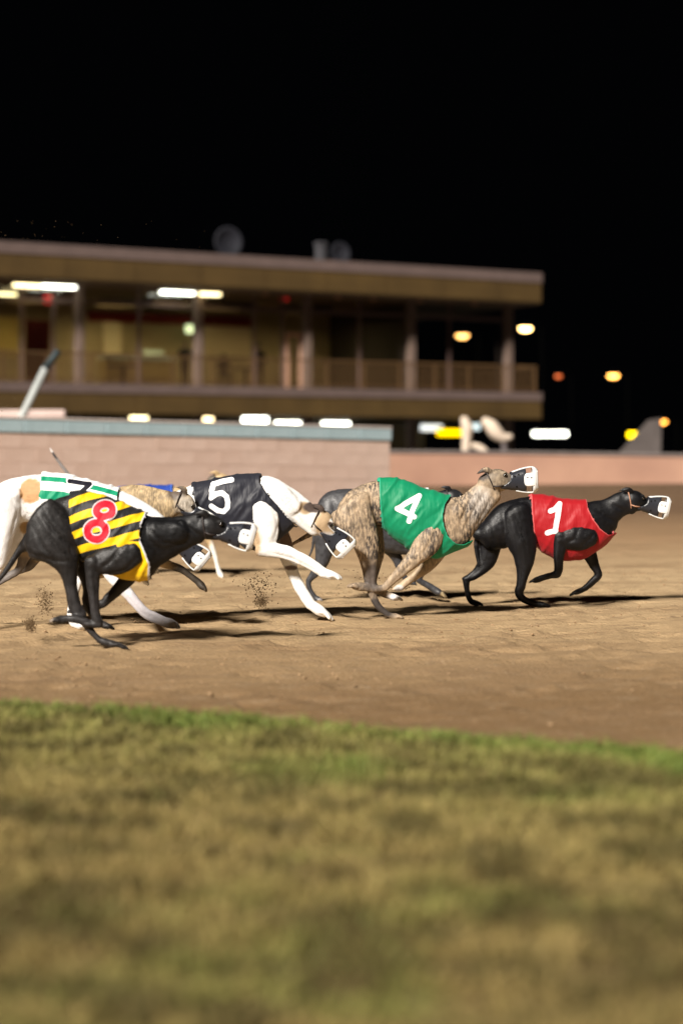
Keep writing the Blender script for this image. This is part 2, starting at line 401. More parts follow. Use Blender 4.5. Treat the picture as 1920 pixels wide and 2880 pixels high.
# ================================================================== GRANDSTAND
TH = math.atan2(68 - 57.9, 7.64 + 11.12); CT, ST = math.cos(TH), math.sin(TH); BX, BY = -11.12, 57.9
def bs(px, e=0.0):
    a = (px - CX) / F; z = (e + ST * 11.12 + CT * 57.9) / (CT - a * ST)
    return CT * (a * z + 11.12) + ST * (z - 57.9), z
def bz(px, py, e=0.0):
    s, z = bs(px, e); return CH + (HY - py) * z / F
def bxyz(s, e, z):
    return Vector((BX + CT * s - ST * e, BY + ST * s + CT * e, z))
def grandstand():
    root = empty('grandstand', (BX, BY, 0), TH)
    tag(root, 'two storey brown grandstand with glazed upper floor and balcony rail', 'building')
    brown = mat('brown_fascia', (.085, .050, .014), .8, .3, .18, .7, .2, 10, color2=(.062, .036, .010))
    light = mat('pink_trim', (.135, .095, .085), .8, .3, .12, 2)
    col_m = mat('column_paint', (.16, .112, .09), .7, .3, .1, 3)
    s0, s1 = -9.0, bs(1522)[0]
    dep = 11.0
    # roof
    roof = box('roof', s0, s1, 0, dep, 6.85, 7.60, brown, root)
    box('roof_edge', s0, s1 + .03, -.03, dep, 7.602, 7.98, light, roof)
    box('soffit', s0, s1 - .05, .05, dep, 6.78, 6.846, mat('soffit_panel', (.16, .11, .07), .9, .2, .15, 1), roof)
    # floor slab
    slab = box('floor_slab', s0, s1, 0, dep, 2.40, 3.08, brown, root)
    box('slab_edge', s0, s1 + .03, -.03, dep - .5, 3.082, 3.40, light, slab)
    # panel joints of the fascia
    s = s0 + 1.5
    dk = mat('joint_strip', (.055, .032, .012), .9, .1)
    while s < s1:
        box('fascia_joint', s, s + .03, -.006, .01, 2.44, 3.05, dk, slab); box('fascia_joint', s, s + .03, -.006, .01, 6.9, 7.58, dk, roof); s += 2.44
    # columns
    e = 1.3
    for px in (-115, 222, 557, 863, 1155, 1428):
        sc = bs(px, e)[0]; w_ = .13
        c = box('column', sc - w_, sc + w_, e - .17, e + .17, 3.402, 6.778, col_m, root, .01)
        box('column', sc - w_, sc + w_, e - .17, e + .17, -.02, 2.398, mat('lower_column', (.2, .15, .13), .8), root, .01)
    # glazing frame
    mull = mat('mullion_paint', (.11, .07, .062), .6, .3)
    eg = 1.55
    sR = bs(1428, eg)[0]
    mpx = [60, 150, 390, 715, 795, 1010, 1262]
    for px in mpx:
        sc = bs(px, eg)[0]; box('mullion', sc - .055, sc + .055, eg - .05, eg + .05, 3.402, 6.778, mull, root)
    zt = bz(1155, 888, eg)
    box('transom', s0, sR, eg - .06, eg + .04, zt - .07, zt + .07, mull, root)
    gl = glassmat()
    stops = sorted([s0] + [bs(px, eg)[0] for px in mpx + [222, 557, 863, 1155, 1428]])
    for a, b in zip(stops[:-1], stops[1:]):
        if b - a > .3:
            box('glass_pane', a + .09, b - .09, eg - .008, eg + .008, 3.46, zt - .08, gl, root)
            box('glass_pane', a + .09, b - .09, eg - .008, eg + .008, zt + .08, 6.76, gl, root)
    # terrace door
    sa, sb = bs(795, eg)[0], bs(863, eg)[0]; zd = bz(830, 942, eg)
    door = box('door', sa + .1, sb - .2, eg - .03, eg - .012, zd - .06, zd + .08, mat('door_frame', (.62, .36, .25), .6), root)
    box('door_stile', sa + .085, sa + .22, eg - .045, eg - .012, 3.42, zd - .065, MATS['door_frame'], door)
    box('door_stile', sb - .34, sb - .2, eg - .045, eg - .012, 3.42, zd - .065, MATS['door_frame'], door)
    # balcony rail
    rm = mat('rail_paint', (.11, .06, .024), .6, .4)
    er = .2; zr = 3.4 + 1.03
    rail = box('balcony_rail', s0, s1 - .1, er - .04, er + .04, zr - .07, zr, rm, root)
    box('bottom_rail', s0, s1 - .1, er - .025, er + .025, 3.48, 3.53, rm, rail)
    post = boxm('rail_post', -.03, .03, er - .03, er + .03, 3.402, zr - .072); post.materials.append(rm)
    s = s1 - .15
    while s > s0:
        obj('rail_post', post, None, rail, (s, 0, 0)); s -= 1.5
    bal = boxm('baluster', -.012, .012, er - .012, er + .012, 3.532, zr - .072); bal.materials.append(rm)
    s = s1 - .25
    while s > -2.5:
        obj('baluster', bal, None, rail, (s, 0, 0)); s -= .13
    rl = box('rail_return', s1 - .14, s1 - .06, er + .05, eg + 4, zr - .07, zr, rm, rail)
    # interior of the upper floor
    eb = 8.2; si1 = bs(1165, eg)[0]
    wallm = mat('interior_wall', (.42, .33, .185), .9, .1, .15, .6)
    box('back_wall', s0, si1, eb, eb + .2, 3.402, 6.778, wallm, root)
    box('end_wall', si1 - .1, si1 + .1, eg + .12, eb - .004, 3.402, 6.778, mat('end_wall_paint', (.05, .04, .03), .9), root)
    box('interior_floor', s0, si1 - .12, eg + .12, eb - .004, 3.403, 3.43, mat('interior_carpet', (.10, .06, .04), .95), root)
    ra, rb = bs(245, eb)[0], bs(705, eb)[0]
    box('red_band', ra, rb, eb - .12, eb - .004, bz(480, 912, eb), bz(480, 884, eb), mat('red_fascia', (.20, .018, .010), .7), root)
    box('wall_panel', bs(290, eb)[0], bs(338, eb)[0], eb - .1, eb - .004, bz(310, 995, eb), bz(310, 900, eb), mat('cream_panel', (.75, .62, .38), .8), root)
    box('wall_panel', bs(565, eb)[0], bs(700, eb)[0], eb - .09, eb - .004, bz(620, 1000, eb), bz(620, 915, eb), mat('tan_panel', (.60, .46, .28), .8), root)
    box('wall_panel', bs(-60, eb)[0], bs(50, eb)[0], eb - .09, eb - .004, bz(0, 1000, eb), bz(0, 890, eb), mat('yellow_panel', (.55, .40, .12), .8), root)
    box('red_screen', bs(75, 5)[0], bs(140, 5)[0], 5.0, 5.12, 3.432, bz(100, 900, 5), mat('red_partition', (.16, .015, .01), .7), root)
    box('counter', bs(300, 5)[0], bs(490, 5)[0], 5.0, 5.7, 3.432, bz(400, 1012, 5), mat('counter_front', (.55, .40, .16), .7), root)
    box('counter_top', bs(296, 5)[0], bs(494, 5)[0], 4.95, 5.75, bz(400, 1012, 5) + .002, bz(400, 1003, 5), mat('counter_top', (.62, .72, .66), .5), root)
    box('menu_board', bs(425, 5.2)[0], bs(480, 5.2)[0], 5.9, 5.98, bz(450, 1003, 5.9), bz(450, 985, 5.9), mat('menu_white', (.6, .7, .62), .6), root)
    # lower level
    box('lower_back_wall', s0, s1 - 1.0, 7.0, 7.2, -.02, 2.398, mat('lower_wall', (.10, .085, .06), .9, .1, .2, .6), root)
    # small soffit cans
    for px, py in ((746, 815), (950, 842), (1050, 830), (1180, 864), (1333, 848)):
        s = bs(px, .7)[0]
        obj('soffit_can', tubem('soffit_can', [(s, .7, 6.70), (s, .7, 6.776)], .11, 12), mat('can_rim', (.5, .27, .16), .5), root)
    return root
GS = grandstand()

WARMW = emit('tube_warm', (1.0, .82, .42), 3.6); COOLW = emit('tube_white', (1.0, 1.0, .85), 5.0)
def tube_light(px0, px1, py, e, m, label, group, hgt=.07, dep=.22):
    s0, z0 = bs(px0, e); s1, z1 = bs(px1, e); zc = bz((px0 + px1) / 2, py, e)
    c = bxyz((s0 + s1) / 2, e, zc)
    r = empty('fluorescent_light', c, TH); tag(r, label, 'light', group)
    hl = (s1 - s0) / 2
    box('diffuser', -hl, hl, -dep / 2, dep / 2, -hgt / 2, hgt / 2, m, r, .02)
    box('housing', -hl - .03, hl + .03, -dep / 2 - .02, dep / 2 + .02, hgt / 2 + .002, hgt / 2 + .07, mat('light_housing', (.3, .28, .24), .6), r)
    return r
gU, gL = 'ceiling lights in the upper floor', 'ceiling lights under the balcony slab'
tube_light(118, 212, 806, .85, COOLW, 'long white ceiling light left of the wide left column', gU)
tube_light(38, 112, 803, .85, WARMW, 'long warm ceiling light beside the white one, upper left', gU)
tube_light(-60, 52, 826, 5.0, WARMW, 'warm ceiling light cut by the left picture edge', gU)
tube_light(452, 545, 823, 1.0, COOLW, 'bright white ceiling light left of the middle column', gU)
tube_light(562, 618, 827, 1.0, WARMW, 'short warm ceiling light right of the middle column', gU)
tube_light(524, 548, 925, 7.4, emit('tube_soft', (.8, .9, .5), 1.3), 'small lit sign light above the standing person', gU, .3, .2)
tube_light(368, 412, 1172, 4.0, WARMW, 'warm light leftmost under the balcony slab', gL, .22)
tube_light(558, 596, 1177, 4.0, emit('tube_amber', (1.0, .74, .38), 3.5), 'amber light under the slab above the blue coping', gL, .2)
tube_light(684, 750, 1181, 3.0, COOLW, 'bright white light under the slab, tallest above the coping', gL, .25)
tube_light(776, 842, 1194, 5.0, COOLW, 'thin white light just above the coping, centre', gL, .22)
tube_light(908, 980, 1195, 5.0, COOLW, 'thin white light nearest the end of the coping', gL, .22)
tube_light(1185, 1240, 1203, 6.0, emit('tube_dim', (.85, .9, .9), .8), 'dim grey white light right of the block wall end', gL, .25)
tube_light(1320, 1346, 1200, 6.0, emit('tube_dim2', (.8, .95, .95), .8), 'small dim light between the pale curved shapes', gL, .25)
tube_light(1232, 1300, 1217, 5.0, emit('sign_yellow', (1.0, .62, .0), 1.6), 'yellow lit strip sign under the balcony slab', gL, .25)

for k, (px, e, lb) in enumerate(((90, 5.5, 'added warm fill panel in the left glazed bay'), (330, 5.8, 'added warm fill panel above the counter'), (470, 4.2, 'added warm fill panel above the standing person'), (640, 5.2, 'added warm fill panel right of the middle column'), (860, 5.0, 'added warm fill panel behind the balcony door'))):
    c = bxyz(bs(px, e)[0], e, 6.76); r = empty('fill_panel', c, TH); tag(r, lb, 'light', 'added fill panels upstairs')  # added fill panels that brighten the upper floor
    box('diffuser', -.7, .7, -.7, .7, -.02, 0, emit('fill_warm', (1.0, .78, .42), 6.5 if k < 4 else 2.2), r); fr = box('frame', -.76, .76, -.76, .76, .002, .018, mat('light_housing', (.3, .28, .24), .6), r)
    for a in ((-.74, .74, -.76, -.72), (-.74, .74, .72, .76), (-.76, -.742, -.76, .76), (.742, .76, -.76, .76)): box('skirt', *a, -.20, 0, mat('skirt_brown', (.05, .035, .02), .9, .1), fr)  # skirts hide the added panels from the camera
# exit signs inside
for px, py, e, lb in ((136, 842, 3.5, 'red glowing sign near the left column upstairs'), (799, 835, 2.2, 'small red glowing sign above the balcony door')):
    s, z = bs(px, e); c = bxyz(s, e, bz(px, py, e)); r = empty('exit_sign', c, TH); tag(r, lb, 'sign', 'red signs upstairs')
    box('lit_face', -.16, .16, -.03, 0, -.12, .12, emit('sign_red_%d' % px, (1, .03, .03), 1.2 if px < 500 else .3), r); box('housing', -.19, .19, .002, .07, -.15, .15, mat('sign_case', (.1, .1, .1), .6), r)

# beyond the stand: more lit fixtures and street lamps on the right
def sign_lamp(px0, px1, py, d, m, label, hgt):
    a, b = P(px0, py, d), P(px1, py, d); c = (a + b) / 2
    r = empty('strip_lamp', (c.x, c.y, 0)); tag(r, label, 'lamp', 'lit strips beyond the low wall'); hl = (b.x - a.x) / 2
    box('lit_strip', -hl, hl, -.1, .1, c.z - hgt / 2, c.z + hgt / 2, m, r, .02)
    for sx in (-hl * .8, hl * .8): box('post', sx - .04, sx + .04, .102, .18, -.03, c.z + hgt / 2, mat('lamp_post_dark', (.0012, .0012, .0012), 1.0, 0.0), r)
sign_lamp(1498, 1594, 1220, 80, COOLW, 'long white lit strip right of the grandstand', .2)
sign_lamp(1765, 1790, 1223, 80, emit('sign_yellow2', (1.0, .65, .0), 2.5), 'short yellow lit strip beside the grey wedge cover', .25)
def street_lamp(px, py, d, color, power, label, size=.32):
    c = P(px, py, d); r = empty('street_lamp', (c.x, c.y, -.03)); tag(r, label, 'street lamp', 'street lamps in the dark beyond')
    pm = mat('lamp_post_dark', (.0012, .0012, .0012), 1.0, 0.0)
    obj('pole', tubem('pole', [(.9, 0, 0), (.9, 0, c.z * .6), (.85, 0, c.z + .1)], [.11, .09, .06], 10), pm, r)
    obj('arm', tubem('arm', [(.84, 0, c.z + .1), (.5, 0, c.z + .32), (.1, 0, c.z + .25)], .04, 8), pm, r)
    h = obj('lamp_head', tubem('lamp_head', [(-size * 1.1, 0, c.z + .17), (-size * .6, 0, c.z + .20), (size * .6, 0, c.z + .22), (size * 1.2, 0, c.z + .2)], [.06, .17, .17, .06], 12), pm, r)
    obj('lens', tubem('lens', [(-size, 0, c.z + .03), (-size * .5, 0, c.z), (size * .5, 0, c.z), (size, 0, c.z + .03)], [.05, .13, .13, .05], 12), emit('lamp_%d' % px, color, power), h)
street_lamp(1477, 923, 95, (1, .62, .20), 9, 'brightest warm street lamp just right of the grandstand roof end')
street_lamp(1300, 943, 95, (1, .46, .13), 6, 'orange street lamp seen through the balcony corner')
street_lamp(1724, 1056, 110, (1, .42, .08), 6, 'orange street lamp alone in the dark at right')
street_lamp(1570, 1057, 120, (1, .2, .05), .35, 'faint reddish street lamp left of the lone orange one', .2)
street_lamp(1862, 1185, 110, (1, .36, .05), 4, 'small orange street lamp above the grey wedge cover', .28)

# rooftop dishes and box
def dish(px, py, rpx, d_e, label, m):
    s, z = bs(px, d_e); r_ = rpx * z / F; base = bxyz(s, d_e, 7.98); zc = bz(px, py, d_e) - 7.98
    r = empty('satellite_dish', base, TH); tag(r, label, 'dish', 'dishes on the grandstand roof')
    V = []; Fc = []; n, k = 28, 6
    for i in range(k + 1):
        q = i / k
        for j in range(n):
            a = 2 * math.pi * j / n; V.append((q * r_ * math.cos(a), .25 * r_ * (1 - q * q), zc + q * r_ * math.sin(a)))
    for i in range(k):
        for j in range(n): Fc.append((i * n + j, i * n + (j + 1) % n, (i + 1) * n + (j + 1) % n, (i + 1) * n + j))
    me = mesh('reflector', V, Fc, True); o = obj('reflector', me, m, r); so = o.modifiers.new('t', 'SOLIDIFY'); so.thickness = .04
    obj('mast', tubem('mast', [(0, .32 * r_, 0), (0, .32 * r_, zc)], .06, 8), m, r)
    obj('feed_arm', tubem('feed_arm', [(0, -.02, zc - r_ * .95), (0, -.55 * r_, zc)], .025, 6), m, r)
dm = mat('dish_grey', (.016, .017, .024), .7, .3, .2, 2)
dish(643, 680, 44, 5.0, 'large round grey satellite dish on the roof', dm)
dish(957, 712, 32, 5.0, 'smaller dark dish beside the pale roof box', dm)
s, z = bs(901, 4.0); b0 = bxyz(s, 4.0, 7.98)
r = empty('roof_vent', b0, TH); tag(r, 'pale narrow vent box on the roof beside the small dish', 'vent')
hh = bz(901, 681, 4.0) - 7.98
box('vent_body', -.16, .16, -.16, .16, 0, hh - .12, mat('vent_metal', (.06, .06, .068), .6), r, .02); box('vent_cap', -.2, .2, -.2, .2, hh - .118, hh, MATS['vent_metal'], r, .03)

# things standing behind the walls
def leaning_boom():
    d = 31.0; a, b, c = P(48, 1200, d), P(128, 1035, d), P(165, 985, d)
    r = empty('boom_pole', (a.x, a.y, ground(31))); tag(r, 'grey leaning metal boom with dark tip behind the blue coping', 'pole')
    L = lambda p: p - Vector((a.x, a.y, ground(31)))
    g0 = P(20, 1255, d)
    obj('shaft', tubem('shaft', [L(g0), L(a), L(b)], .068, 12), mat('galvanised', (.42, .45, .44), .5, .4, .15, 6), r)
    obj('tip', tubem('tip', [L(b), L(c)], [.07, .062], 12), mat('dark_tip', (.035, .05, .055), .6), r)
    box('base_plate', L(g0).x - .25, L(g0).x + .25, -.2, .2, 0, L(g0).z + .02, mat('dark_tip', (.035, .05, .055), .6), r, .02)
    d = 34.0; p0, p1 = P(-160, 1147, d), P(184, 1157, d)
    q = empty('barrier_rail', (p0.x, p0.y, ground(34))); tag(q, 'pale pink horizontal rail behind the coping at the left edge', 'rail')
    ln = p1.x - p0.x; zt = p1.z - ground(34)
    box('top_beam', 0, ln, -.06, .06, zt - .12, zt + .03, mat('pale_beam', (.62, .48, .44), .7, .2, .1, 4), q, .02)
    for t in (.15, .55, .95): box('post', ln * t - .05, ln * t + .05, -.04, .04, 0, zt - .122, mat('pale_beam', (.6, .5, .46), .7), q)
    box('lower_beam', 0, ln * .72, -.03, .03, zt - .32, zt - .24, mat('galvanised', (.5, .5, .5), .5), q)
leaning_boom()
def sculpture():
    d = 45.0; V = []; Fc = []
    b = P(1360, 1290, d); root = empty('pale_sculpture', (b.x, d, 0)); tag(root, 'pale curved sculpture standing behind the low wall', 'sculpture')
    to3 = lambda x, y, o: tuple(P(x, y, d) + Vector((0, o * d / F, 0)) - Vector((b.x, d, 0)))
    m = mat('pale_plaster', (.66, .54, .43), .8, .2, .1, 3)
    for nm, L in (('upright_piece', [(1306, 1182, 12), (1314, 1205, 17), (1312, 1235, 13), (1308, 1290, 11), (1308, 1385, 10)]),
                  ('curved_arm', [(1366, 1186, 13), (1380, 1198, 19), (1395, 1218, 20), (1415, 1232, 15), (1432, 1230, 10)]),
                  ('lower_arm', [(1330, 1253, 8), (1345, 1258, 10), (1362, 1272, 12), (1370, 1300, 12), (1372, 1385, 10)])):
        V, Fc = [], []; loft(st_cent(L), V, Fc, to3); obj(nm, mesh(nm, V, Fc, True), m, root)
    V, Fc = [], []; loft(st_cent([(1415, 1232, 8), (1420, 1290, 9), (1420, 1385, 9)]), V, Fc, to3); obj('support', mesh('support', V, Fc, True), mat('sculpture_pole', (.12, .1, .1), .7), root)
    # grey wedge cover
    b = P(1810, 1300, 46); r2 = empty('wedge_cover', (b.x, 46, 0)); tag(r2, 'dark grey wedge shaped canvas cover rising above the low wall', 'cover')
    pr = [P(1700, 1385, 46), P(1755, 1272, 46), P(1800, 1222, 46), P(1838, 1180, 46), P(1860, 1176, 46), P(1858, 1272, 46), P(1845, 1385, 46)]
    V = [tuple(p - Vector((b.x, 46, 0)) + Vector((0, dy, 0))) for dy in (0, .9) for p in pr]; n = len(pr)
    Fc = [tuple(range(n)), tuple(range(2 * n - 1, n - 1, -1))] + [(k, k + n, (k + 1) % n + n, (k + 1) % n) for k in range(n)]
    obj('canvas', mesh('canvas', V, Fc), mat('grey_canvas', (.10, .085, .08), .9, .1, .25, 2, .4, 8), r2)
    for x in (-.5, .4): box('frame_leg', x - .03, x + .03, .902, .96, 0, .7, mat('lamp_post_dark', (.0012, .0012, .0012), 1.0, 0.0), r2)
sculpture()

# ================================================================== PEOPLE UPSTAIRS (far, out of focus)
def person(px, e, hgt, shirt, trousers, label, seated=False):
    s, z = bs(px, e); base = bxyz(s, e, 3.43)
    r = empty('person', base, TH); tag(r, label, 'person', 'people upstairs behind the glass')
    k = hgt / 1.75
    V, Fc = [], []
    to3 = lambda x, y, o: (x * k, o * k, y * k)
    dz = -.42 if seated else 0
    loft([(0, 1.02 + dz, 0.16, 0, .11, 0), (0, 1.2 + dz, .15, 0, .11, 0), (0, 1.38 + dz, .19, 0, .12, 0), (0, 1.47 + dz, .12, 0, .09, 0), (0, 1.54 + dz, .055, 0, .055, 0)], V, Fc, to3)
    loft([(0, 1.50 + dz, .055, 0, .055, 0), (0, 1.58 + dz, .07, 0, .085, -.01), (0, 1.66 + dz, .078, 0, .098, 0), (0, 1.72 + dz, .06, 0, .075, .01)], V, Fc, to3)
    for sg in (-1, 1):
        loft(st_cent([(sg * .2, 1.42 + dz, .055), (sg * .27, 1.2 + dz, .045), (sg * .25, 1.02 + dz, .038)]), V, Fc, to3)
        loft([(sg * .25, 1.02 + dz, .038, 0, .038, 0), (sg * .2, 1.0 + dz, .033, 0, .033, -.15), (sg * .16, .99 + dz, .03, 0, .03, -.26), (sg * .15, .98 + dz, .02, 0, .04, -.34)], V, Fc, to3)
        if seated:
            loft([(sg * .1, .58, .08, 0, .08, 0), (sg * .1, .56, .075, 0, .075, -.2), (sg * .1, .53, .06, 0, .06, -.42)], V, Fc, lambda x, y, o: (x * k, o * k, y * k))
            loft(st_cent([(sg * .1, .5, .055), (sg * .1, .3, .05), (sg * .1, .06, .045)], -.42), V, Fc, to3)
        else:
            loft(st_cent([(sg * .09, .98, .09), (sg * .1, .75, .08), (sg * .1, .5, .06), (sg * .1, .3, .058), (sg * .1, .06, .045)]), V, Fc, to3)
    me = remesh([Vector(v) for v in V], Fc, .018, 2, 'body'); c = coords(me)
    zz = c[:, 2] / k
    col = np.where((zz > 1.5 + dz)[:, None], [.45, .28, .2], np.where((zz > .98 + dz)[:, None], shirt, trousers)).astype(float)
    hair = (zz > 1.64 + dz) | ((zz > 1.56 + dz) & (c[:, 1] > .02)); col[hair] = [.02, .015, .01]
    setattr_color(me, 'tint', col)
    m = MATS.get('person_tint')
    if not m:
        m = bpy.data.materials.new('person_tint'); m.use_nodes = True; a = m.node_tree.nodes.new('ShaderNodeAttribute'); a.attribute_name = 'tint'
        m.node_tree.links.new(a.outputs['Color'], m.node_tree.nodes['Principled BSDF'].inputs['Base Color']); m.node_tree.nodes['Principled BSDF'].inputs['Roughness'].default_value = .8; MATS['person_tint'] = m
    obj('body', me, m, r)
person(520, 3.6, 1.72, (.02, .025, .035), (.02, .02, .025), 'standing person in dark clothes left of the middle column')
person(628, 3.2, 1.7, (.03, .02, .015), (.02, .02, .02), 'seated person in dark brown right of the middle column', True)
person(728, 3.4, 1.7, (.025, .025, .03), (.10, .07, .05), 'standing person in dark top near the balcony door')
def stool(px, e, label):
    s, z = bs(px, e); r = empty('bar_stool', bxyz(s, e, 3.43), TH); tag(r, label, 'stool'); dk = mat('stool_dark', (.03, .025, .02), .6)
    box('seat', -.2, .2, -.2, .2, .44, .5, dk, r, .02)
    for a in (-.16, .16):
        for b in (-.16, .16): box('leg', a - .02, a + .02, b - .02, b + .02, 0, .438, dk, r)
stool(628, 3.2, 'dark stool under the seated person upstairs')
def table(px, e, label):
    s, z = bs(px, e); r = empty('table', bxyz(s, e, 3.43), TH); tag(r, label, 'table'); dk = mat('table_dark', (.05, .035, .02), .6)
    box('tabletop', -.5, .5, -.4, .4, .7, .75, dk, r, .01); box('pedestal', -.05, .05, -.05, .05, .03, .698, dk, r); box('foot', -.3, .3, -.3, .3, 0, .028, dk, r)
table(345, 3.0, 'dark table upstairs in front of the counter'); table(690, 2.6, 'dark table upstairs between the people')

# ================================================================== GREYHOUNDS
def coat_material(name, brindle=False, rough=.5, spec=.35, stripe=(.06, .05, .045), fine=.1):
    m = bpy.data.materials.new(name); m.use_nodes = True; nt = m.node_tree; b = nt.nodes['Principled BSDF']
    b.inputs['Roughness'].default_value = rough; b.inputs['Specular IOR Level'].default_value = spec; b.inputs['Sheen Weight'].default_value = .03; b.inputs['Sheen Roughness'].default_value = .4
    a = nt.nodes.new('ShaderNodeAttribute'); a.attribute_name = 'coat'; c = a.outputs['Color']
    tc = nt.nodes.new('ShaderNodeTexCoord')
    def noise(sc, s, d=4):
        mp = nt.nodes.new('ShaderNodeMapping'); mp.inputs['Scale'].default_value = sc; nt.links.new(tc.outputs['Object'], mp.inputs['Vector'])
        n = nt.nodes.new('ShaderNodeTexNoise'); n.inputs['Scale'].default_value = s; n.inputs['Detail'].default_value = d; nt.links.new(mp.outputs['Vector'], n.inputs['Vector']); return n.outputs['Fac']
    def mr(v, x0, x1, y0=0., y1=1.):
        r = nt.nodes.new('ShaderNodeMapRange'); r.inputs['From Min'].default_value = x0; r.inputs['From Max'].default_value = x1; r.inputs['To Min'].default_value = y0; r.inputs['To Max'].default_value = y1
        nt.links.new(v, r.inputs['Value']); return r.outputs['Result']
    if brindle:
        at = nt.nodes.new('ShaderNodeAttribute'); at.attribute_name = 'brindle'
        f1 = mr(noise((95, 50, 30), 1.0, 5), .38, .57); f2 = mr(noise((8, 8, 6), 1.0, 4), .32, .58, .18, 1.0)
        mu = nt.nodes.new('ShaderNodeMath'); mu.operation = 'MULTIPLY'; nt.links.new(f1, mu.inputs[0]); nt.links.new(f2, mu.inputs[1])
        mu2 = nt.nodes.new('ShaderNodeMath'); mu2.operation = 'MULTIPLY'; nt.links.new(mu.outputs[0], mu2.inputs[0]); nt.links.new(at.outputs['Fac'], mu2.inputs[1])
        x = nt.nodes.new('ShaderNodeMix'); x.data_type = 'RGBA'; nt.links.new(mu2.outputs[0], x.inputs['Factor']); nt.links.new(c, x.inputs['A']); x.inputs['B'].default_value = (*stripe, 1); c = x.outputs['Result']
    hs = nt.nodes.new('ShaderNodeHueSaturation'); nt.links.new(c, hs.inputs['Color']); nt.links.new(mr(noise((40, 40, 40), 1.0, 4), .3, .7, 1 - fine * 2, 1 + fine), hs.inputs['Value'])
    nt.links.new(hs.outputs['Color'], b.inputs['Base Color'])
    bp = nt.nodes.new('ShaderNodeBump'); bp.inputs['Strength'].default_value = .22; bp.inputs['Distance'].default_value = .004
    nt.links.new(noise((60, 160, 160), 1.5, 4), bp.inputs['Height']); nt.links.new(bp.outputs['Normal'], b.inputs['Normal'])
    return m
def jacket_material(name, nodes_color, rough=.55):
    m = bpy.data.materials.new(name); m.use_nodes = True; nt = m.node_tree; b = nt.nodes['Principled BSDF']
    b.inputs['Roughness'].default_value = rough; b.inputs['Specular IOR Level'].default_value = .3; b.inputs['Sheen Weight'].default_value = .1
    def attr(n):
        a = nt.nodes.new('ShaderNodeAttribute'); a.attribute_name = n; return a.outputs['Fac']
    def gt(v, t):
        x = nt.nodes.new('ShaderNodeMath'); x.operation = 'GREATER_THAN'; nt.links.new(v, x.inputs[0]); x.inputs[1].default_value = t; return x.outputs[0]
    def mix(f, A, B):
        x = nt.nodes.new('ShaderNodeMix'); x.data_type = 'RGBA'; nt.links.new(f, x.inputs['Factor'])
        for k, s in (('A', A), ('B', B)):
            if isinstance(s, tuple): x.inputs[k].default_value = (*s, 1)
            else: nt.links.new(s, x.inputs[k])
        return x.outputs['Result']
    base, second, trim, tw = nodes_color
    c = mix(gt(attr('stripe'), 0.0), base, second) if second else None
    if c is None:
        x = nt.nodes.new('ShaderNodeRGB'); x.outputs[0].default_value = (*base, 1); c = x.outputs[0]
    if trim: c = mix(gt(attr('edge'), -tw), c, trim)
    nt.links.new(c, b.inputs['Base Color'])
    tc = nt.nodes.new('ShaderNodeTexCoord')
    mp = nt.nodes.new('ShaderNodeMapping'); mp.inputs['Scale'].default_value = (17, 5, 4); mp.inputs['Rotation'].default_value = (0, -.75, 0)
    nt.links.new(tc.outputs['Object'], mp.inputs['Vector'])
    n = nt.nodes.new('ShaderNodeTexNoise'); n.inputs['Scale'].default_value = 1.0; n.inputs['Detail'].default_value = 3; nt.links.new(mp.outputs['Vector'], n.inputs['Vector'])
    bp = nt.nodes.new('ShaderNodeBump'); bp.inputs['Strength'].default_value = .35; bp.inputs['Distance'].default_value = .03
    nt.links.new(n.outputs['Fac'], bp.inputs['Height']); nt.links.new(bp.outputs['Normal'], b.inputs['Normal'])
    return m

MZ_BLACK = mat('muzzle_black_plastic', (.022, .024, .032), .32, .5, bump=.1, bscale=80)
MZ_WHITE = mat('muzzle_white_plastic', (.80, .80, .79), .4, .4, .05, 20)
MZ_HOLE = mat('muzzle_hole', (.008, .008, .008), .8, .1)
LEATHER = mat('strap_leather', (.03, .022, .02), .5, .4)
EYE = mat('dog_eye', (.01, .007, .005), .06, .8)

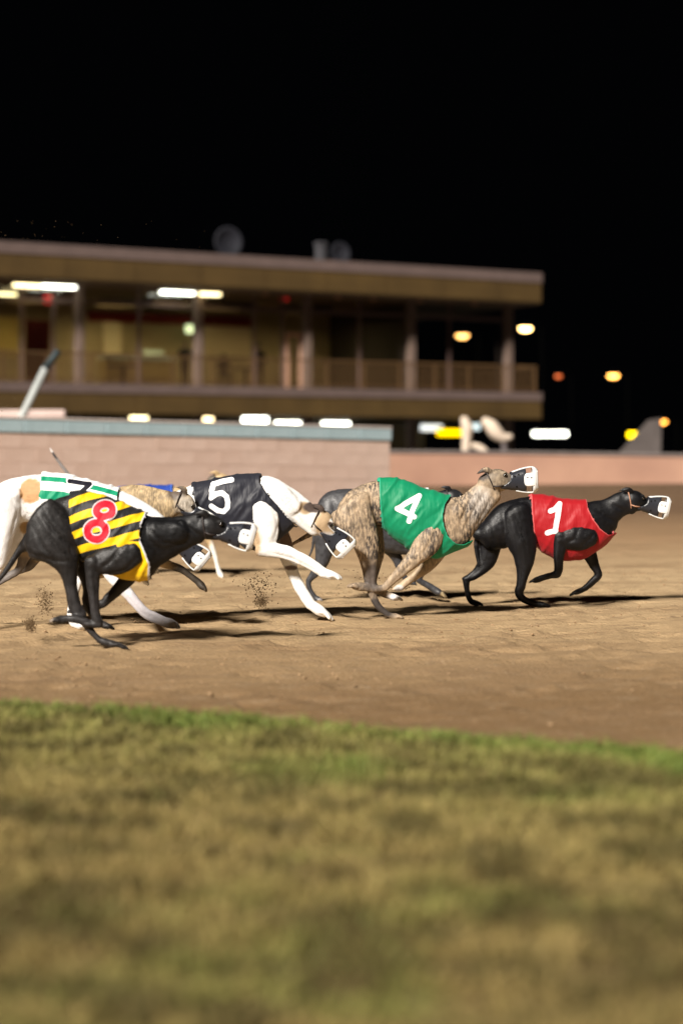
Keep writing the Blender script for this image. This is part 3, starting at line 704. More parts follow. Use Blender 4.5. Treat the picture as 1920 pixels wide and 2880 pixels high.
def slim(r): return float(np.interp(r, [.014, .02, .03, .045], [.86, .84, .9, 1.0]))
MUSCLE = {
 'black greyhound in yellow and black striped jacket number 8, nearest camera': [[(250, 400), (320, 500), (420, 600), (450, 700)], [(165, 640), (240, 660), (330, 690), (430, 690)], [(210, 480), (260, 590), (330, 690)], [(405, 770), (430, 880), (440, 980)], [(560, 730), (575, 860), (580, 1000)], [(830, 650), (740, 740), (620, 770), (560, 740)], [(720, 600), (670, 680), (600, 740)], [(860, 500), (960, 590), (1080, 600)], [(1000, 450), (1100, 500), (1170, 560)], [(470, 1040), (560, 1040), (600, 1070)]],
 'brindle greyhound in green jacket number 4, head stretched up': [[(345, 300), (400, 420), (445, 510)], [(245, 300), (290, 430), (350, 590)], [(290, 260), (340, 420), (400, 600)], [(395, 640), (410, 760), (410, 830)], [(1140, 210), (1080, 300), (980, 480)], [(1050, 240), (990, 370), (940, 500)], [(1180, 240), (1130, 340), (1060, 470)], [(820, 450), (770, 560), (700, 640)], [(730, 480), (720, 560), (670, 640)], [(670, 660), (590, 745), (510, 825)]],
 'black greyhound in red jacket number 1, leading at right': [[(480, 260), (530, 400), (590, 560)], [(440, 330), (450, 430), (500, 560)], [(545, 580), (545, 680), (535, 750)], [(330, 330), (360, 430), (350, 560)], [(330, 580), (280, 640), (220, 690)], [(1010, 380), (900, 500), (800, 480)], [(900, 350), (870, 430), (800, 470)], [(1000, 240), (1080, 300), (1150, 330)], [(1090, 200), (1150, 240), (1220, 270)], [(785, 470), (778, 560), (775, 640)]],
 'white and fawn greyhound in black jacket number 5, head lowered': [[(530, 360), (560, 520), (600, 680)], [(690, 360), (745, 510), (700, 650)], [(600, 400), (640, 520), (650, 640)], [(680, 700), (860, 755), (1040, 850)], [(740, 240), (850, 400), (960, 560)], [(660, 210), (800, 370), (880, 470)], [(860, 280), (930, 380), (1000, 480)], [(820, 800), (890, 960), (980, 1100)]],
 'white greyhound with fawn patch in green and white jacket number 7': [[(70, 290), (120, 400), (80, 560)], [(0, 330), (30, 450), (10, 640)], [(120, 330), (170, 420), (150, 470)], [(720, 860), (830, 985), (930, 1030)], [(730, 330), (840, 430), (930, 520)], [(800, 350), (900, 440), (970, 520)]],
 'dark grey greyhound hidden behind the brindle number 4 dog': [[(90, 300), (130, 420), (120, 560)], [(160, 260), (200, 400), (170, 560)], [(100, 640), (60, 740), (30, 790)]],
}
class Dog:
    def __init__(s, d, frame, label, parts, torso, head, coat, coatmat, jacket, num=None, voxel=.0055, group='racing greyhounds in numbered jackets', ears=1.0, strap=None, mz=.52, hs=1.15, eyepos=(.385, .105)):
        s.d = d; s.mz = mz; s.hs = hs; s.ox, s.oy, s.k = frame; s.mpz = d / F / s.k
        bx = np.mean([t[0] for t in torso]); b = P(s.ox + bx / s.k, 1285, d); s.org = Vector((b.x, d, 0))
        s.root = empty('greyhound', s.org); tag(s.root, label, 'dog', group)
        V, Fc = [], []; TV, TF = [], []
        loft(st_edge(torso), TV, TF, s.to3, 24); loft(st_edge(torso), V, Fc, s.to3, 24)
        for kind, o, L in parts:
            o = o / s.mpz
            if kind == 'E': loft(st_edge(L, o), V, Fc, s.to3)
            elif kind == 'C': loft(st_cent([(a[0], a[1], a[2] * slim(a[2] * s.mpz), (a[3] if len(a) > 3 else a[2]) * slim(a[2] * s.mpz)) for a in L], o), V, Fc, s.to3)
            elif kind == 'P': s.paw(L, o, V, Fc)
        (s.O, s.N) = np.array(head[0], float), np.array(head[1], float); s.L = np.hypot(*(s.N - s.O)); s.eu = (s.N - s.O) / s.L; s.ev = np.array([s.eu[1], -s.eu[0]])
        s.head(V, Fc, ears)
        me = remesh(V, Fc, voxel, 3, 'body'); c = coords(me)
        nr = np.empty(len(c) * 3); me.vertex_normals.foreach_get('vector', nr); nr = nr.reshape(-1, 3)
        q = .005 * (fbm(c * [17, 12, 11], 2, 61) - .5) + .004 * (fbm(c * [38, 30, 22], 2, 71) - .5); z = s.toz(c)
        for gl in MUSCLE.get(label, ()):
            dd = stroke_sdf(z, [gl], 0); k = 14 * s.k / 2.2; ends = np.minimum(np.hypot(*(z - np.array(gl[0])).T), np.hypot(*(z - np.array(gl[-1])).T)); q += np.clip(ends / (k * 3.5), 0, 1) * (-.0032 * np.exp(-(dd / (k * .7)) ** 2) + .0018 * np.exp(-((dd - k * 1.9) / (k * 1.1)) ** 2)) * (.55 + .9 * fbm(c * 9, 2, 77))
        c = c + nr * q[:, None]; me.vertices.foreach_set('co', c.ravel()); me.update(); z = s.toz(c)
        col, br = coat(s, z, c); setattr_color(me, 'coat', np.clip(col, 0, 1)); setattr_float(me, 'brindle', br)
        obj('body', me, coatmat, s.root); s.root.location.z = (.003 - c[:, 2].min()) if c[:, 2].min() < .06 else 0.0
        s.hair(me, c, nr, z, col, br, coatmat, 95000 if voxel < .0056 else 30000)
        s.eyes(eyepos); s.muzzle(strap)
        s.jacket(TV, TF, jacket, num)
    def to3(s, x, y, o):
        D = s.d + o * s.mpz; px, py = s.ox + x / s.k, s.oy + y / s.k
        return Vector(((px - CX) / F * s.d, D, CH + (HY - py) / F * s.d)) - s.org
    def toz(s, c):
        X = (c[:, 0] + s.org.x) / s.d * F + CX; Y = HY - (c[:, 2] - CH) / s.d * F
        return np.stack([(X - s.ox) * s.k, (Y - s.oy) * s.k], 1)
    def hp(s, u, v): return s.O + s.eu * u * s.L + s.ev * v * s.L
    def h3(s, u, v, w): 
        q = s.hp(u, v); return s.to3(q[0], q[1], w * s.L)
    def paw(s, L, o, V, Fc):
        xa, ya, xb, yb, r = L; r *= .9; a, b = np.array([xa, ya], float), np.array([xb, yb], float); t = b - a
        loft(st_cent([(*a, r * .95, r * .8), (*(a + t * .35), r * 1.05, r * 1.0), (*(a + t * .6), r * .85, r * .95)], o), V, Fc, s.to3, 12)
        up = np.array([t[1], -t[0]]); up = up / np.hypot(*up); up = up if up[1] < 0 else -up
        for q, e in ((-.95, .88), (-.35, 1.), (.35, 1.), (.95, .88)):
            p1 = a + t * .45; p2 = a + t * .72 * e + up * r * .25; p3 = a + t * e - up * r * .15
            loft(st_cent([(*p1, r * .5, r * .42), (*p2, r * .5, r * .42), (*p3, r * .38, r * .34)], o + q * r), V, Fc, s.to3, 8)
    def head(s, V, Fc, ears):
        L = s.L
        S = []
        for u, v, h, w in ((-.13, -.03, .17, .14), (.0, -.005, .225, .19), (.10, .0, .245, .215), (.22, .0, .248, .215), (.33, -.005, .228, .19), (.43, -.02, .19, .155), (.54, -.04, .155, .122), (.68, -.05, .130, .102), (.82, -.05, .115, .092), (.93, -.045, .10, .083), (.985, -.03, .078, .066)):
            k = float(np.interp(u, [-.13, .4, .75], [s.hs, s.hs, 1.04])); p = s.hp(u, v); hv = s.ev * h * L * k; S.append((p[0], p[1], hv[0], hv[1], w * L * (1 + (k - 1) * .6), 0))
        loft(S, V, Fc, s.to3, 20)
        # brow ridges, cheek, nose
        for sg in (-1, 1):
            for (u, v, w), r in (((.36, .155, .115), .05), ((.14, -.09, .145), .095)):
                v *= s.hs; w *= 1 + (s.hs - 1) * .6; a = s.hp(u - .03, v); b = s.hp(u + .03, v); loft(st_cent([(*a, r * L, r * L * .8), (*b, r * L, r * L * .8)], sg * w * L), V, Fc, s.to3, 10)
        a, b = s.hp(.95, .02), s.hp(1.015, .012); loft(st_cent([(*a, .05 * L, .055 * L), (*b, .045 * L, .05 * L)]), V, Fc, s.to3, 10)
        # folded rose ears
        for sg in (-1, 1):
            pts = [(.08, .16, .12, .06, .034), (.0, .22, .165, .075, .03), (-.10, .235, .185, .075, .024), (-.21, .20, .185, .05, .02), (-.28, .15, .18, .022, .016)]
            S = []
            for i, (u, v, w, h, t) in enumerate(pts):
                v *= s.hs; w *= 1 + (s.hs - 1) * .6; p = s.hp(u, v * ears); hv = s.ev * h * L + s.eu * .3 * h * L; S.append((p[0], p[1], hv[0], hv[1], t * L, sg * w * L))
            loft(S, V, Fc, s.to3, 10)
    def hair(s, me, c, nr, z, col, br, m, n):
        # short coat: one slim tapered blade per hair tuft, combed back along the body and down the legs
        rng = np.random.default_rng(int(s.d * 100)); nf = len(me.polygons)
        ar = np.empty(nf); me.polygons.foreach_get('area', ar); tot = np.empty(nf, np.int32); me.polygons.foreach_get('loop_total', tot)
        st = np.empty(nf, np.int32); me.polygons.foreach_get('loop_start', st); lv = np.empty(len(me.loops), np.int32); me.loops.foreach_get('vertex_index', lv)
        f = rng.choice(nf, n, p=ar / ar.sum()); i = [lv[st[f] + np.minimum(k, tot[f] - 1)] for k in range(4)]
        w_ = rng.dirichlet((1, 1, 1, 1), n); mixv = lambda A: sum(A[i[k]] * w_[:, k:k + 1] for k in range(4))
        p, N = mixv(c), mixv(nr); N /= np.linalg.norm(N, axis=1)[:, None] + 1e-9; C = mixv(col); B = sum(br[i[k]] * w_[:, k] for k in range(4))
        low = np.clip((.42 - p[:, 2]) / .15, 0, 1)[:, None]
        fl = np.array([-1., 0, -.45]) * (1 - low) + np.array([-.15, 0, -1.]) * low + rng.normal(0, .16, (n, 3))
        fl -= N * (fl * N).sum(1)[:, None]; fl /= np.linalg.norm(fl, axis=1)[:, None] + 1e-9
        sd = np.cross(N, fl); zz = s.toz(p); hd = np.clip(1.2 - np.hypot(*(zz - (s.O + s.N) / 2).T) / s.L, 0, 1)[:, None]
        ln = rng.uniform(.006, .011, (n, 1)) * (1 - .5 * low) * (1 - .55 * np.clip(hd * 2, 0, 1)); wd = rng.uniform(.0007, .0013, (n, 1))
        V = np.stack([p - sd * wd - N * .0006, p + sd * wd - N * .0006, p + fl * ln + N * ln * rng.uniform(.05, .15, (n, 1))], 1).reshape(-1, 3)
        h = bpy.data.meshes.new('coat_hair'); h.vertices.add(n * 3); h.vertices.foreach_set('co', V.ravel()); h.loops.add(n * 3); h.loops.foreach_set('vertex_index', np.arange(n * 3))
        h.polygons.add(n); h.polygons.foreach_set('loop_start', np.arange(n) * 3); h.update(calc_edges=True)
        tone = C * rng.uniform(.78, 1.22, (n, 1)); setattr_color(h, 'coat', np.clip(np.repeat(tone, 3, 0), 0, .95)); setattr_float(h, 'brindle', np.repeat(B, 3))
        o = obj('coat_hair', h, m, s.root); o['kind'] = 'stuff'
    def eyes(s, ep):
        for sg in (-1, 1):
            c = s.h3(ep[0], ep[1] * s.hs, sg * .150 * (1 + (s.hs - 1) * .6)); bm = bmesh.new(); bmesh.ops.create_uvsphere(bm, u_segments=14, v_segments=10, radius=.050 * s.L * s.mpz)
            me = bpy.data.meshes.new('eye'); bm.to_mesh(me); bm.free(); me.polygons.foreach_set('use_smooth', [True] * len(me.polygons))
            obj('eye', me, EYE, s.root, c)
    # ---------- racing muzzle
    def msurf(s, u, ph):
        hv = np.interp(u, [.1, .3, .45, .6, .8, .98, 1.06, 1.11, 1.15, 1.17], [.22, .235, .215, .22, .275, .305, .305, .29, .255, .23]); wv = np.interp(u, [.1, .3, .45, .7, 1.0, 1.1, 1.17], [.235, .225, .185, .18, .185, .17, .13])
        cc = np.interp(u, [.3, .6, 1.1], [-.03, -.03, -.015]); ca, sa = math.cos(ph), math.sin(ph); e = .80
        return s.h3(u, cc + hv * math.copysign(abs(ca) ** e, ca), wv * math.copysign(abs(sa) ** e, sa))
    def patch(s, V, Fc, u0, u1, p0, p1, nu, np_):
        i0 = len(V)
        for i in range(nu + 1):
            for j in range(np_ + 1):
                a0 = u0(j / np_) if callable(u0) else u0; a1 = u1(j / np_) if callable(u1) else u1
                V.append(s.msurf(a0 + (a1 - a0) * i / nu, p0 + (p1 - p0) * j / np_))
        for i in range(nu):
            for j in range(np_):
                a = i0 + i * (np_ + 1) + j; Fc.append((a, a + 1, a + np_ + 2, a + np_ + 1))
    def solid(s, name, V, Fc, m, parent, th):
        bm = bmesh.new(); vs_ = [bm.verts.new(v) for v in V]
        for f in Fc:
            try: bm.faces.new([vs_[i] for i in f])
            except ValueError: pass
        bmesh.ops.remove_doubles(bm, verts=bm.verts[:], dist=.0004); bmesh.ops.recalc_face_normals(bm, faces=bm.faces[:])
        me = bpy.data.meshes.new(name); bm.to_mesh(me); bm.free(); me.polygons.foreach_set('use_smooth', [True] * len(me.polygons))
        o = obj(name, me, m, parent); so = o.modifiers.new('t', 'SOLIDIFY'); so.thickness = th; so.offset = 0
        return o
    def muzzle(s, strap):
        V, Fc = [], []; pi = math.pi
        # black shell, open ring, rear edge swept back along the cheek
        for sg in (1, -1):
            def rear(t):   # t: 0 top .. 1 bottom
                return s.mz - .25 * math.exp(-((t - .70) / .13) ** 2)
            s.patch(V, Fc, rear, .90, 0.0, sg * pi, 8, 14)
        shell = s.solid('muzzle', V, Fc, MZ_BLACK, s.root, .004)
        V, Fc = [], []
        for sg in (1, -1):
            s.patch(V, Fc, lambda t: .85 + .05 * abs(2 * t - 1) ** 3, 1.12, sg * 1.12, sg * 1.98, 6, 10)        # side plate
            s.patch(V, Fc, 1.055, 1.17, sg * .12, sg * 3.02, 7, 18)      # front band
            s.patch(V, Fc, .58, 1.10, sg * .08, sg * .36, 6, 3)          # top rim
            s.patch(V, Fc, .66, 1.10, sg * 2.78, sg * 3.06, 6, 3)        # bottom rim
        V = [v + (v - s.h3(.9, -.02, 0)).normalized() * .004 for v in V]
        # front bars
        for v0, v1 in ((.13, .20), (-.05, .06), (-.23, -.16)):
            i0 = len(V)
            for w in (-.125, -.07, 0, .07, .125):
                bul = 1.172 + .012 * (1 - (w / .125) ** 2)
                V.append(s.h3(bul, v0, w)); V.append(s.h3(bul, v1, w))
            for j in range(4): Fc.append((i0 + 2 * j, i0 + 2 * j + 1, i0 + 2 * j + 3, i0 + 2 * j + 2))
        s.solid('white_basket', V, Fc, MZ_WHITE, shell, .006)
        # holes
        bm = bmesh.new(); bmesh.ops.create_cone(bm, cap_ends=True, segments=12, radius1=1, radius2=1, depth=.2); hm = bpy.data.meshes.new('hole'); bm.to_mesh(hm); bm.free(); hm.materials.append(MZ_HOLE)
        for sg in (1, -1):
            for u, ph, r in ((.62, 1.15, .024), (.72, 1.05, .024), (.66, 2.1, .024), (.93, 1.42, .018), (1.02, 1.46, .018)):
                c = s.msurf(u, sg * ph); nrm = (s.msurf(u + .03, sg * ph) - c).cross(s.msurf(u, sg * (ph + .1)) - c).normalized()
                if nrm.y * sg < 0: nrm = -nrm
                o = obj('hole', hm, None, shell); o.matrix_local = Matrix.Translation(c + nrm * (.0035 if u < .85 else .0072)) @ nrm.to_track_quat('Z', 'Y').to_matrix().to_4x4() @ Matrix.Diagonal((r * s.L * s.mpz, r * s.L * s.mpz, .006, 1))
        # strap round the back of the skull
        pts = []
        for i in range(25):
            a = 2 * pi * i / 24; cv, sv = math.cos(a), math.sin(a)
            pts.append(s.h3(.02 + .10 * (-cv) * 1.2, cv * .25 * s.hs, sv * .222 * (1 + (s.hs - 1) * .6)))
        st = obj('strap', tubem('strap', pts, .0038, 8), strap or LEATHER, shell)
        for sg in (-1, 1):
            obj('strap_tab', tubem('strap_tab', [s.msurf(.34, sg * 1.95), s.h3(.2, -.15, sg * .232), s.h3(.07, -.13, sg * .215)], .0042, 8), strap or LEATHER, shell)
    # ---------- jacket
    def jacket(s, TV, TF, jk, num):
        if not jk: return
        poly, m, stripe, infl = jk
        me = remesh(TV, TF, .006, 2, 'jacket'); bm = bmesh.new(); bm.from_mesh(me)
        c = coords(me); z = s.toz(c); sd = poly_sdf(z, poly)
        bm.verts.ensure_lookup_table()
        kill = [f for f in bm.faces if min(sd[v.index] for v in f.verts) > 0]
        bmesh.ops.delete(bm, geom=kill, context='FACES')
        tree = BVHTree.FromPolygons([v for v in c.tolist()], [list(p.vertices) for p in me.polygons])
        bm.verts.ensure_lookup_table(); idx = [v for v in bm.verts if v.is_boundary]
        for it in range(3):
            zz = s.toz(np.array([v.co[:] for v in idx])); e = 1.0
            d0 = poly_sdf(zz, poly); gx = (poly_sdf(zz + [e, 0], poly) - d0) / e; gy = (poly_sdf(zz + [0, e], poly) - d0) / e
            for v, dd, a, b in zip(idx, d0, gx, gy):
                dd = np.clip(dd, -14, 14)
                v.co.x -= dd * a * s.mpz; v.co.z += dd * b * s.mpz
                h = tree.find_nearest(v.co)
                if h[0] is not None: v.co = v.co.lerp(h[0], .8)
        for it in range(4):
            new = {}
            for v in idx:
                nb = [e.other_vert(v) for e in v.link_edges if e.is_boundary]
                if len(nb) == 2: new[v] = v.co * .5 + (nb[0].co + nb[1].co) * .25
            for v, q in new.items(): v.co = q
        bm.normal_update()
        cc = np.array([v.co[:] for v in bm.verts]); rot = np.stack([cc[:, 0] * .8 - cc[:, 2] * .6, cc[:, 1], cc[:, 0] * .6 + cc[:, 2] * .8], 1)
        nz = 1 - 2 * abs(fbm(rot * [15, 5, 4], 2, 4 + int(s.d * 10)) - .5) * 2; rim = np.exp(-(poly_sdf(s.toz(cc), poly) / 16) ** 2)
        for v, q, e in zip(bm.verts, nz, rim): v.co += v.normal * (infl + .002 + max(-.003, (q - .6) * .012 * (1 - .6 * e)) + e * .003)
        bmesh.ops.triangulate(bm, faces=[f for f in bm.faces if len(f.verts) > 4])
        bm.to_mesh(me); bm.free()
        me.polygons.foreach_set('use_smooth', [True] * len(me.polygons))
        c = coords(me); z = s.toz(c)
        setattr_float(me, 'edge', np.where((z[:, 0] > np.max(z[:, 0]) - .14 * np.ptp(z[:, 0])) | (stripe is None), poly_sdf(z, poly), -99.)); setattr_float(me, 'stripe', stripe(z) if stripe else np.zeros(len(z)))
        jo = obj('jacket', me, m, s.root); so = jo.modifiers.new('t', 'SOLIDIFY'); so.thickness = .003; so.offset = 1
        if not num: return
        tree = BVHTree.FromPolygons(c.tolist(), [list(p.vertices) for p in me.polygons])
        lines, hw, mnum, mout, ow = num
        allp = np.concatenate([np.asarray(l, float) for l in lines]); lo, hi = allp.min(0) - hw - ow - 6, allp.max(0) + hw + ow + 6
        for nm, extra, off, mm in ((('number_outline', ow, .0042, mout),) if mout else ()) + (('number', 0, .0054 if mout else .0044, mnum),):
            st = 2.6; xs = np.arange(lo[0], hi[0], st); ys = np.arange(lo[1], hi[1], st); X, Y = np.meshgrid(xs, ys); p = np.stack([X.ravel(), Y.ravel()], 1)
            f = lambda q: stroke_sdf(q, lines, hw + extra)
            d0 = f(p); nx = len(xs); keep = []; i = np.arange((len(ys) - 1) * nx).reshape(-1, nx)[:, :-1].ravel()
            q4 = np.stack([i, i + 1, i + 1 + nx, i + nx], 1); q4 = q4[d0[q4].min(1) < 0]
            used = np.unique(q4); out = used[d0[used] > -st * .4]
            for it in range(3):
                dd = f(p[out]); gx = f(p[out] + [.5, 0]) - dd; gy = f(p[out] + [0, .5]) - dd; g = np.stack([gx, gy], 1) / .5
                tgt = np.where((dd > 0), dd, 0); p[out] -= tgt[:, None] * g
            V = {}; cam_ = Vector((0, 0, CH)) - s.org
            for k in used:
                w_ = s.to3(p[k][0], p[k][1], 0); dr = (w_ - cam_).normalized(); h = tree.ray_cast(cam_, dr)
                if h[0] is not None:
                    n = h[1] if h[1].dot(dr) < 0 else -h[1]; V[k] = h[0] + n * off
            ids = {}; VV = []; FF = []
            for q in q4:
                if all(k in V for k in q):
                    ff = []
                    for k in q:
                        if k not in ids: ids[k] = len(VV); VV.append(V[k])
                        ff.append(ids[k])
                    FF.append(ff[::-1])
            obj(nm, mesh(nm, VV, FF, True), mm, jo)

def arc(cx, cy, rx, ry, a0=0, a1=360, tilt=0, n=24):
    out = []
    for i in range(n + 1):
        a = R(a0 + (a1 - a0) * i / n); x, y = rx * math.cos(a), ry * math.sin(a); t = R(tilt)
        out.append((cx + x * math.cos(t) - y * math.sin(t), cy + x * math.sin(t) + y * math.cos(t)))
    return out
def blob(z, c, cx, cy, rx, ry, soft=.25, nz=.35, seed=1):
    n = fbm(c * 45, 3, seed) - .5
    q = np.sqrt(((z[:, 0] - cx) / rx) ** 2 + ((z[:, 1] - cy) / ry) ** 2) + n * nz
    return np.clip((1 + soft / 2 - q) / soft, 0, 1)[:, None]
def lay(col, m, rgb): return col + (np.array(rgb) - col) * m
Z1, Z2, Z3, Z4 = (0, 1240, 2.0632), (500, 1280, 2.6133), (860, 1280, 2.24), (1220, 1320, 2.24)
BLACK = coat_material('black_coat', rough=.47, spec=.36, fine=.3); WHITE = coat_material('pied_coat', rough=.6, spec=.25, fine=.04)
BRIN = coat_material('brindle_coat', True, .55, .3); BRIN2 = coat_material('pale_brindle_coat', True, .55, .3, (.12, .09, .06)); GREYC = coat_material('blue_grey_coat', rough=.45, spec=.45, fine=.2)
CLOTHW = mat('number_white', (.86, .86, .86), .6, .25); CLOTHK = mat('number_black', (.012, .011, .02), .6, .25); CLOTHR = mat('number_red', (.60, .012, .03), .55, .25)

# ---- number 1: leading black dog, red jacket
def coat1(s, z, c):
    col = np.tile([.004, .004, .0055], (len(z), 1)); col = lay(col, blob(z, c, 250, 470, 40, 10), [.02, .018, .018])
    col = lay(col, blob(z, c, 300, 860, 22, 10), [.45, .42, .42]); return col, np.zeros(len(z))
Dog(11.05, Z4, 'black greyhound in red jacket number 1, leading at right', [
    ('E', -.06, [(430, 300, 600, 230, 50), (430, 400, 640, 400, 56), (455, 480, 643, 470, 54), (495, 560, 630, 560, 44), (515, 640, 602, 640, 34), (516, 700, 577, 700, 28), (503, 755, 567, 745, 25)]),
    ('C', -.06, [(530, 748, 31, 24), (535, 790, 28, 22), (575, 822, 24, 20), (630, 840, 23, 19)]), ('P', -.06, (632, 842, 722, 852, 22)),
    ('E', .06, [(275, 380, 450, 330, 50), (278, 460, 440, 440, 52), (285, 530, 420, 530, 46), (272, 600, 385, 610, 36), (235, 650, 322, 665, 28), (183, 685, 257, 700, 24)]),
    ('C', .06, [(207, 698, 27, 22), (210, 760, 22, 18), (225, 815, 21, 18), (240, 838, 22, 18)]), ('P', .06, (242, 840, 312, 856, 21)),
    ('C', -.085, [(985, 420, 58, 32), (905, 425, 84, 42), (835, 425, 74, 40), (788, 430, 54, 36)]), ('C', -.09, [(787, 410, 47, 34), (781, 480, 40, 30), (773, 560, 33, 27), (773, 620, 30, 25), (765, 655, 28, 23)]),
    ('C', -.09, [(765, 655, 27, 22), (710, 665, 24, 20), (660, 680, 23, 19)]), ('P', -.09, (662, 681, 590, 702, 21)),
    ('C', .07, [(970, 500, 60, 40), (1000, 560, 42, 32), (1025, 620, 34, 28), (1045, 668, 30, 25), (1010, 710, 26, 22), (960, 755, 24, 20)]), ('P', .07, (957, 758, 865, 796, 22)),
    ('C', .04, [(290, 390, 24), (268, 460, 19), (275, 540, 16), (292, 620, 10)]),
    ('C', -.02, [(520, 250, 60, 50), (460, 300, 60, 50)])],
    [(285, 360, 285, 450, 45), (330, 300, 340, 500, 75), (400, 225, 420, 500, 85), (500, 188, 520, 480, 80), (600, 168, 610, 450, 82), (700, 170, 690, 510, 92), (800, 190, 790, 560, 98), (880, 200, 880, 563, 98), (960, 202, 980, 530, 88), (1020, 196, 1080, 465, 68), (1060, 190, 1140, 385, 50), (1100, 172, 1165, 322, 45), (1150, 145, 1215, 285, 42), (1190, 130, 1260, 278, 40)],
    ((1222, 188), (1440, 235)), coat1, BLACK,
    ([(613, 120), (955, 170), (957, 250), (985, 310), (1030, 370), (1085, 408), (1180, 380), (1180, 470), (1000, 620), (780, 620), (640, 480), (622, 380), (607, 250)], jacket_material('red_satin', ((.33, .005, .010), None, (.55, .10, .10), 3)), None, .009),
    ([[(732, 262), (760, 252), (790, 218), (778, 300), (762, 388)], [(714, 398), (740, 390), (766, 384)]], 16, CLOTHW, None, 0), strap=mat('strap_tan', (.42, .22, .14), .6))

# ---- number 4: brindle dog, green jacket
def coat4(s, z, c):
    col = np.tile([.48, .36, .24], (len(z), 1)); n = fbm(c * 9, 3, 11)[:, None]; col = col * (.75 + .5 * n)
    col = lay(col, blob(z, c, 1100, 330, 70, 130, .6), [.50, .44, .38]); br = np.ones(len(z))
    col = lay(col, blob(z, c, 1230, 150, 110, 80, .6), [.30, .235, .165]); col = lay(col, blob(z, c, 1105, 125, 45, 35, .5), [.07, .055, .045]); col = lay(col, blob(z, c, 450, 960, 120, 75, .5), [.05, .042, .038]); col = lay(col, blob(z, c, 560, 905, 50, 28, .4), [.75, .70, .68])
    col = lay(col, blob(z, c, 590, 845, 30, 22, .4), [.6, .57, .55]); col = lay(col, blob(z, c, 345, 770, 30, 14, .3), [.8, .8, .8])
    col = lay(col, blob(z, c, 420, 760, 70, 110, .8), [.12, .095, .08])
    br *= np.where((z[:, 1] > 650), .6, 1.0); return col, br
Dog(10.25, Z3, 'brindle greyhound in green jacket number 4, head stretched up', [
    ('E', -.065, [(185, 370, 400, 250, 50), (188, 430, 430, 400, 60), (240, 500, 455, 500, 56), (300, 580, 462, 590, 46), (340, 680, 450, 690, 38), (363, 770, 444, 775, 31), (376, 835, 447, 825, 28)]),
    ('C', -.065, [(415, 818, 36, 27), (420, 880, 28, 22), (455, 945, 24, 19), (510, 995, 22, 18), (540, 1006, 22, 18)]), ('P', -.065, (540, 1008, 612, 1018, 22)),
    ('C', .065, [(380, 480, 110, 50), (440, 620, 60, 42), (430, 720, 40, 32), (420, 810, 30, 25), (460, 860, 28, 22), (520, 890, 27, 22)]), ('P', .065, (525, 891, 610, 918, 25)),
    ('C', -.08, [(815, 470, 62, 32), (780, 520, 82, 40), (738, 578, 78, 42), (695, 630, 58, 38)]), ('C', -.085, [(702, 618, 56, 38), (650, 672, 48, 34), (590, 732, 38, 29), (530, 790, 30, 25), (495, 830, 28, 23)]),
    ('C', -.085, [(495, 828, 27, 22), (440, 835, 26, 21), (370, 825, 27, 22)]), ('P', -.085, (368, 825, 265, 815, 30)),
    ('C', .07, [(840, 580, 70, 42), (810, 650, 52, 36), (760, 710, 42, 32), (700, 760, 32, 27), (645, 800, 28, 23), (600, 835, 27, 22)]), ('P', .07, (602, 836, 545, 852, 23)),
    ('C', 0, [(200, 390, 26, 22), (120, 440, 22), (40, 490, 19), (-40, 535, 16), (-110, 575, 10)]),
    ('C', -.05, [(330, 300, 70, 40), (300, 400, 90, 44), (330, 480, 80, 40)]),
    ('C', -.03, [(900, 400, 70, 50), (960, 350, 60, 44)])],
    [(195, 340, 205, 450, 45), (235, 270, 260, 500, 75), (300, 210, 350, 480, 85), (390, 172, 440, 440, 78), (480, 152, 500, 450, 78), (560, 152, 560, 520, 88), (650, 184, 640, 572, 98), (740, 216, 730, 620, 100), (830, 242, 830, 635, 98), (900, 262, 930, 600, 85), (950, 262, 1010, 565, 65), (985, 250, 1045, 512, 58), (1030, 215, 1100, 430, 50), (1080, 180, 1180, 330, 46), (1110, 160, 1220, 285, 42)],
    ((1152, 160), (1409, 150)), coat4, BRIN,
    ([(462, 100), (905, 200), (905, 268), (868, 310), (852, 380), (858, 440), (885, 505), (935, 548), (985, 556), (1090, 500), (1090, 600), (960, 680), (880, 700), (640, 660), (520, 540), (485, 430), (470, 340), (464, 250)], jacket_material('green_satin', ((.0, .215, .095), None, (.02, .33, .19), 5)), None, .009),
    ([[(650, 415), (672, 345), (712, 258), (640, 298), (574, 336), (630, 362), (682, 388)]], 16.5, CLOTHW, None, 0))

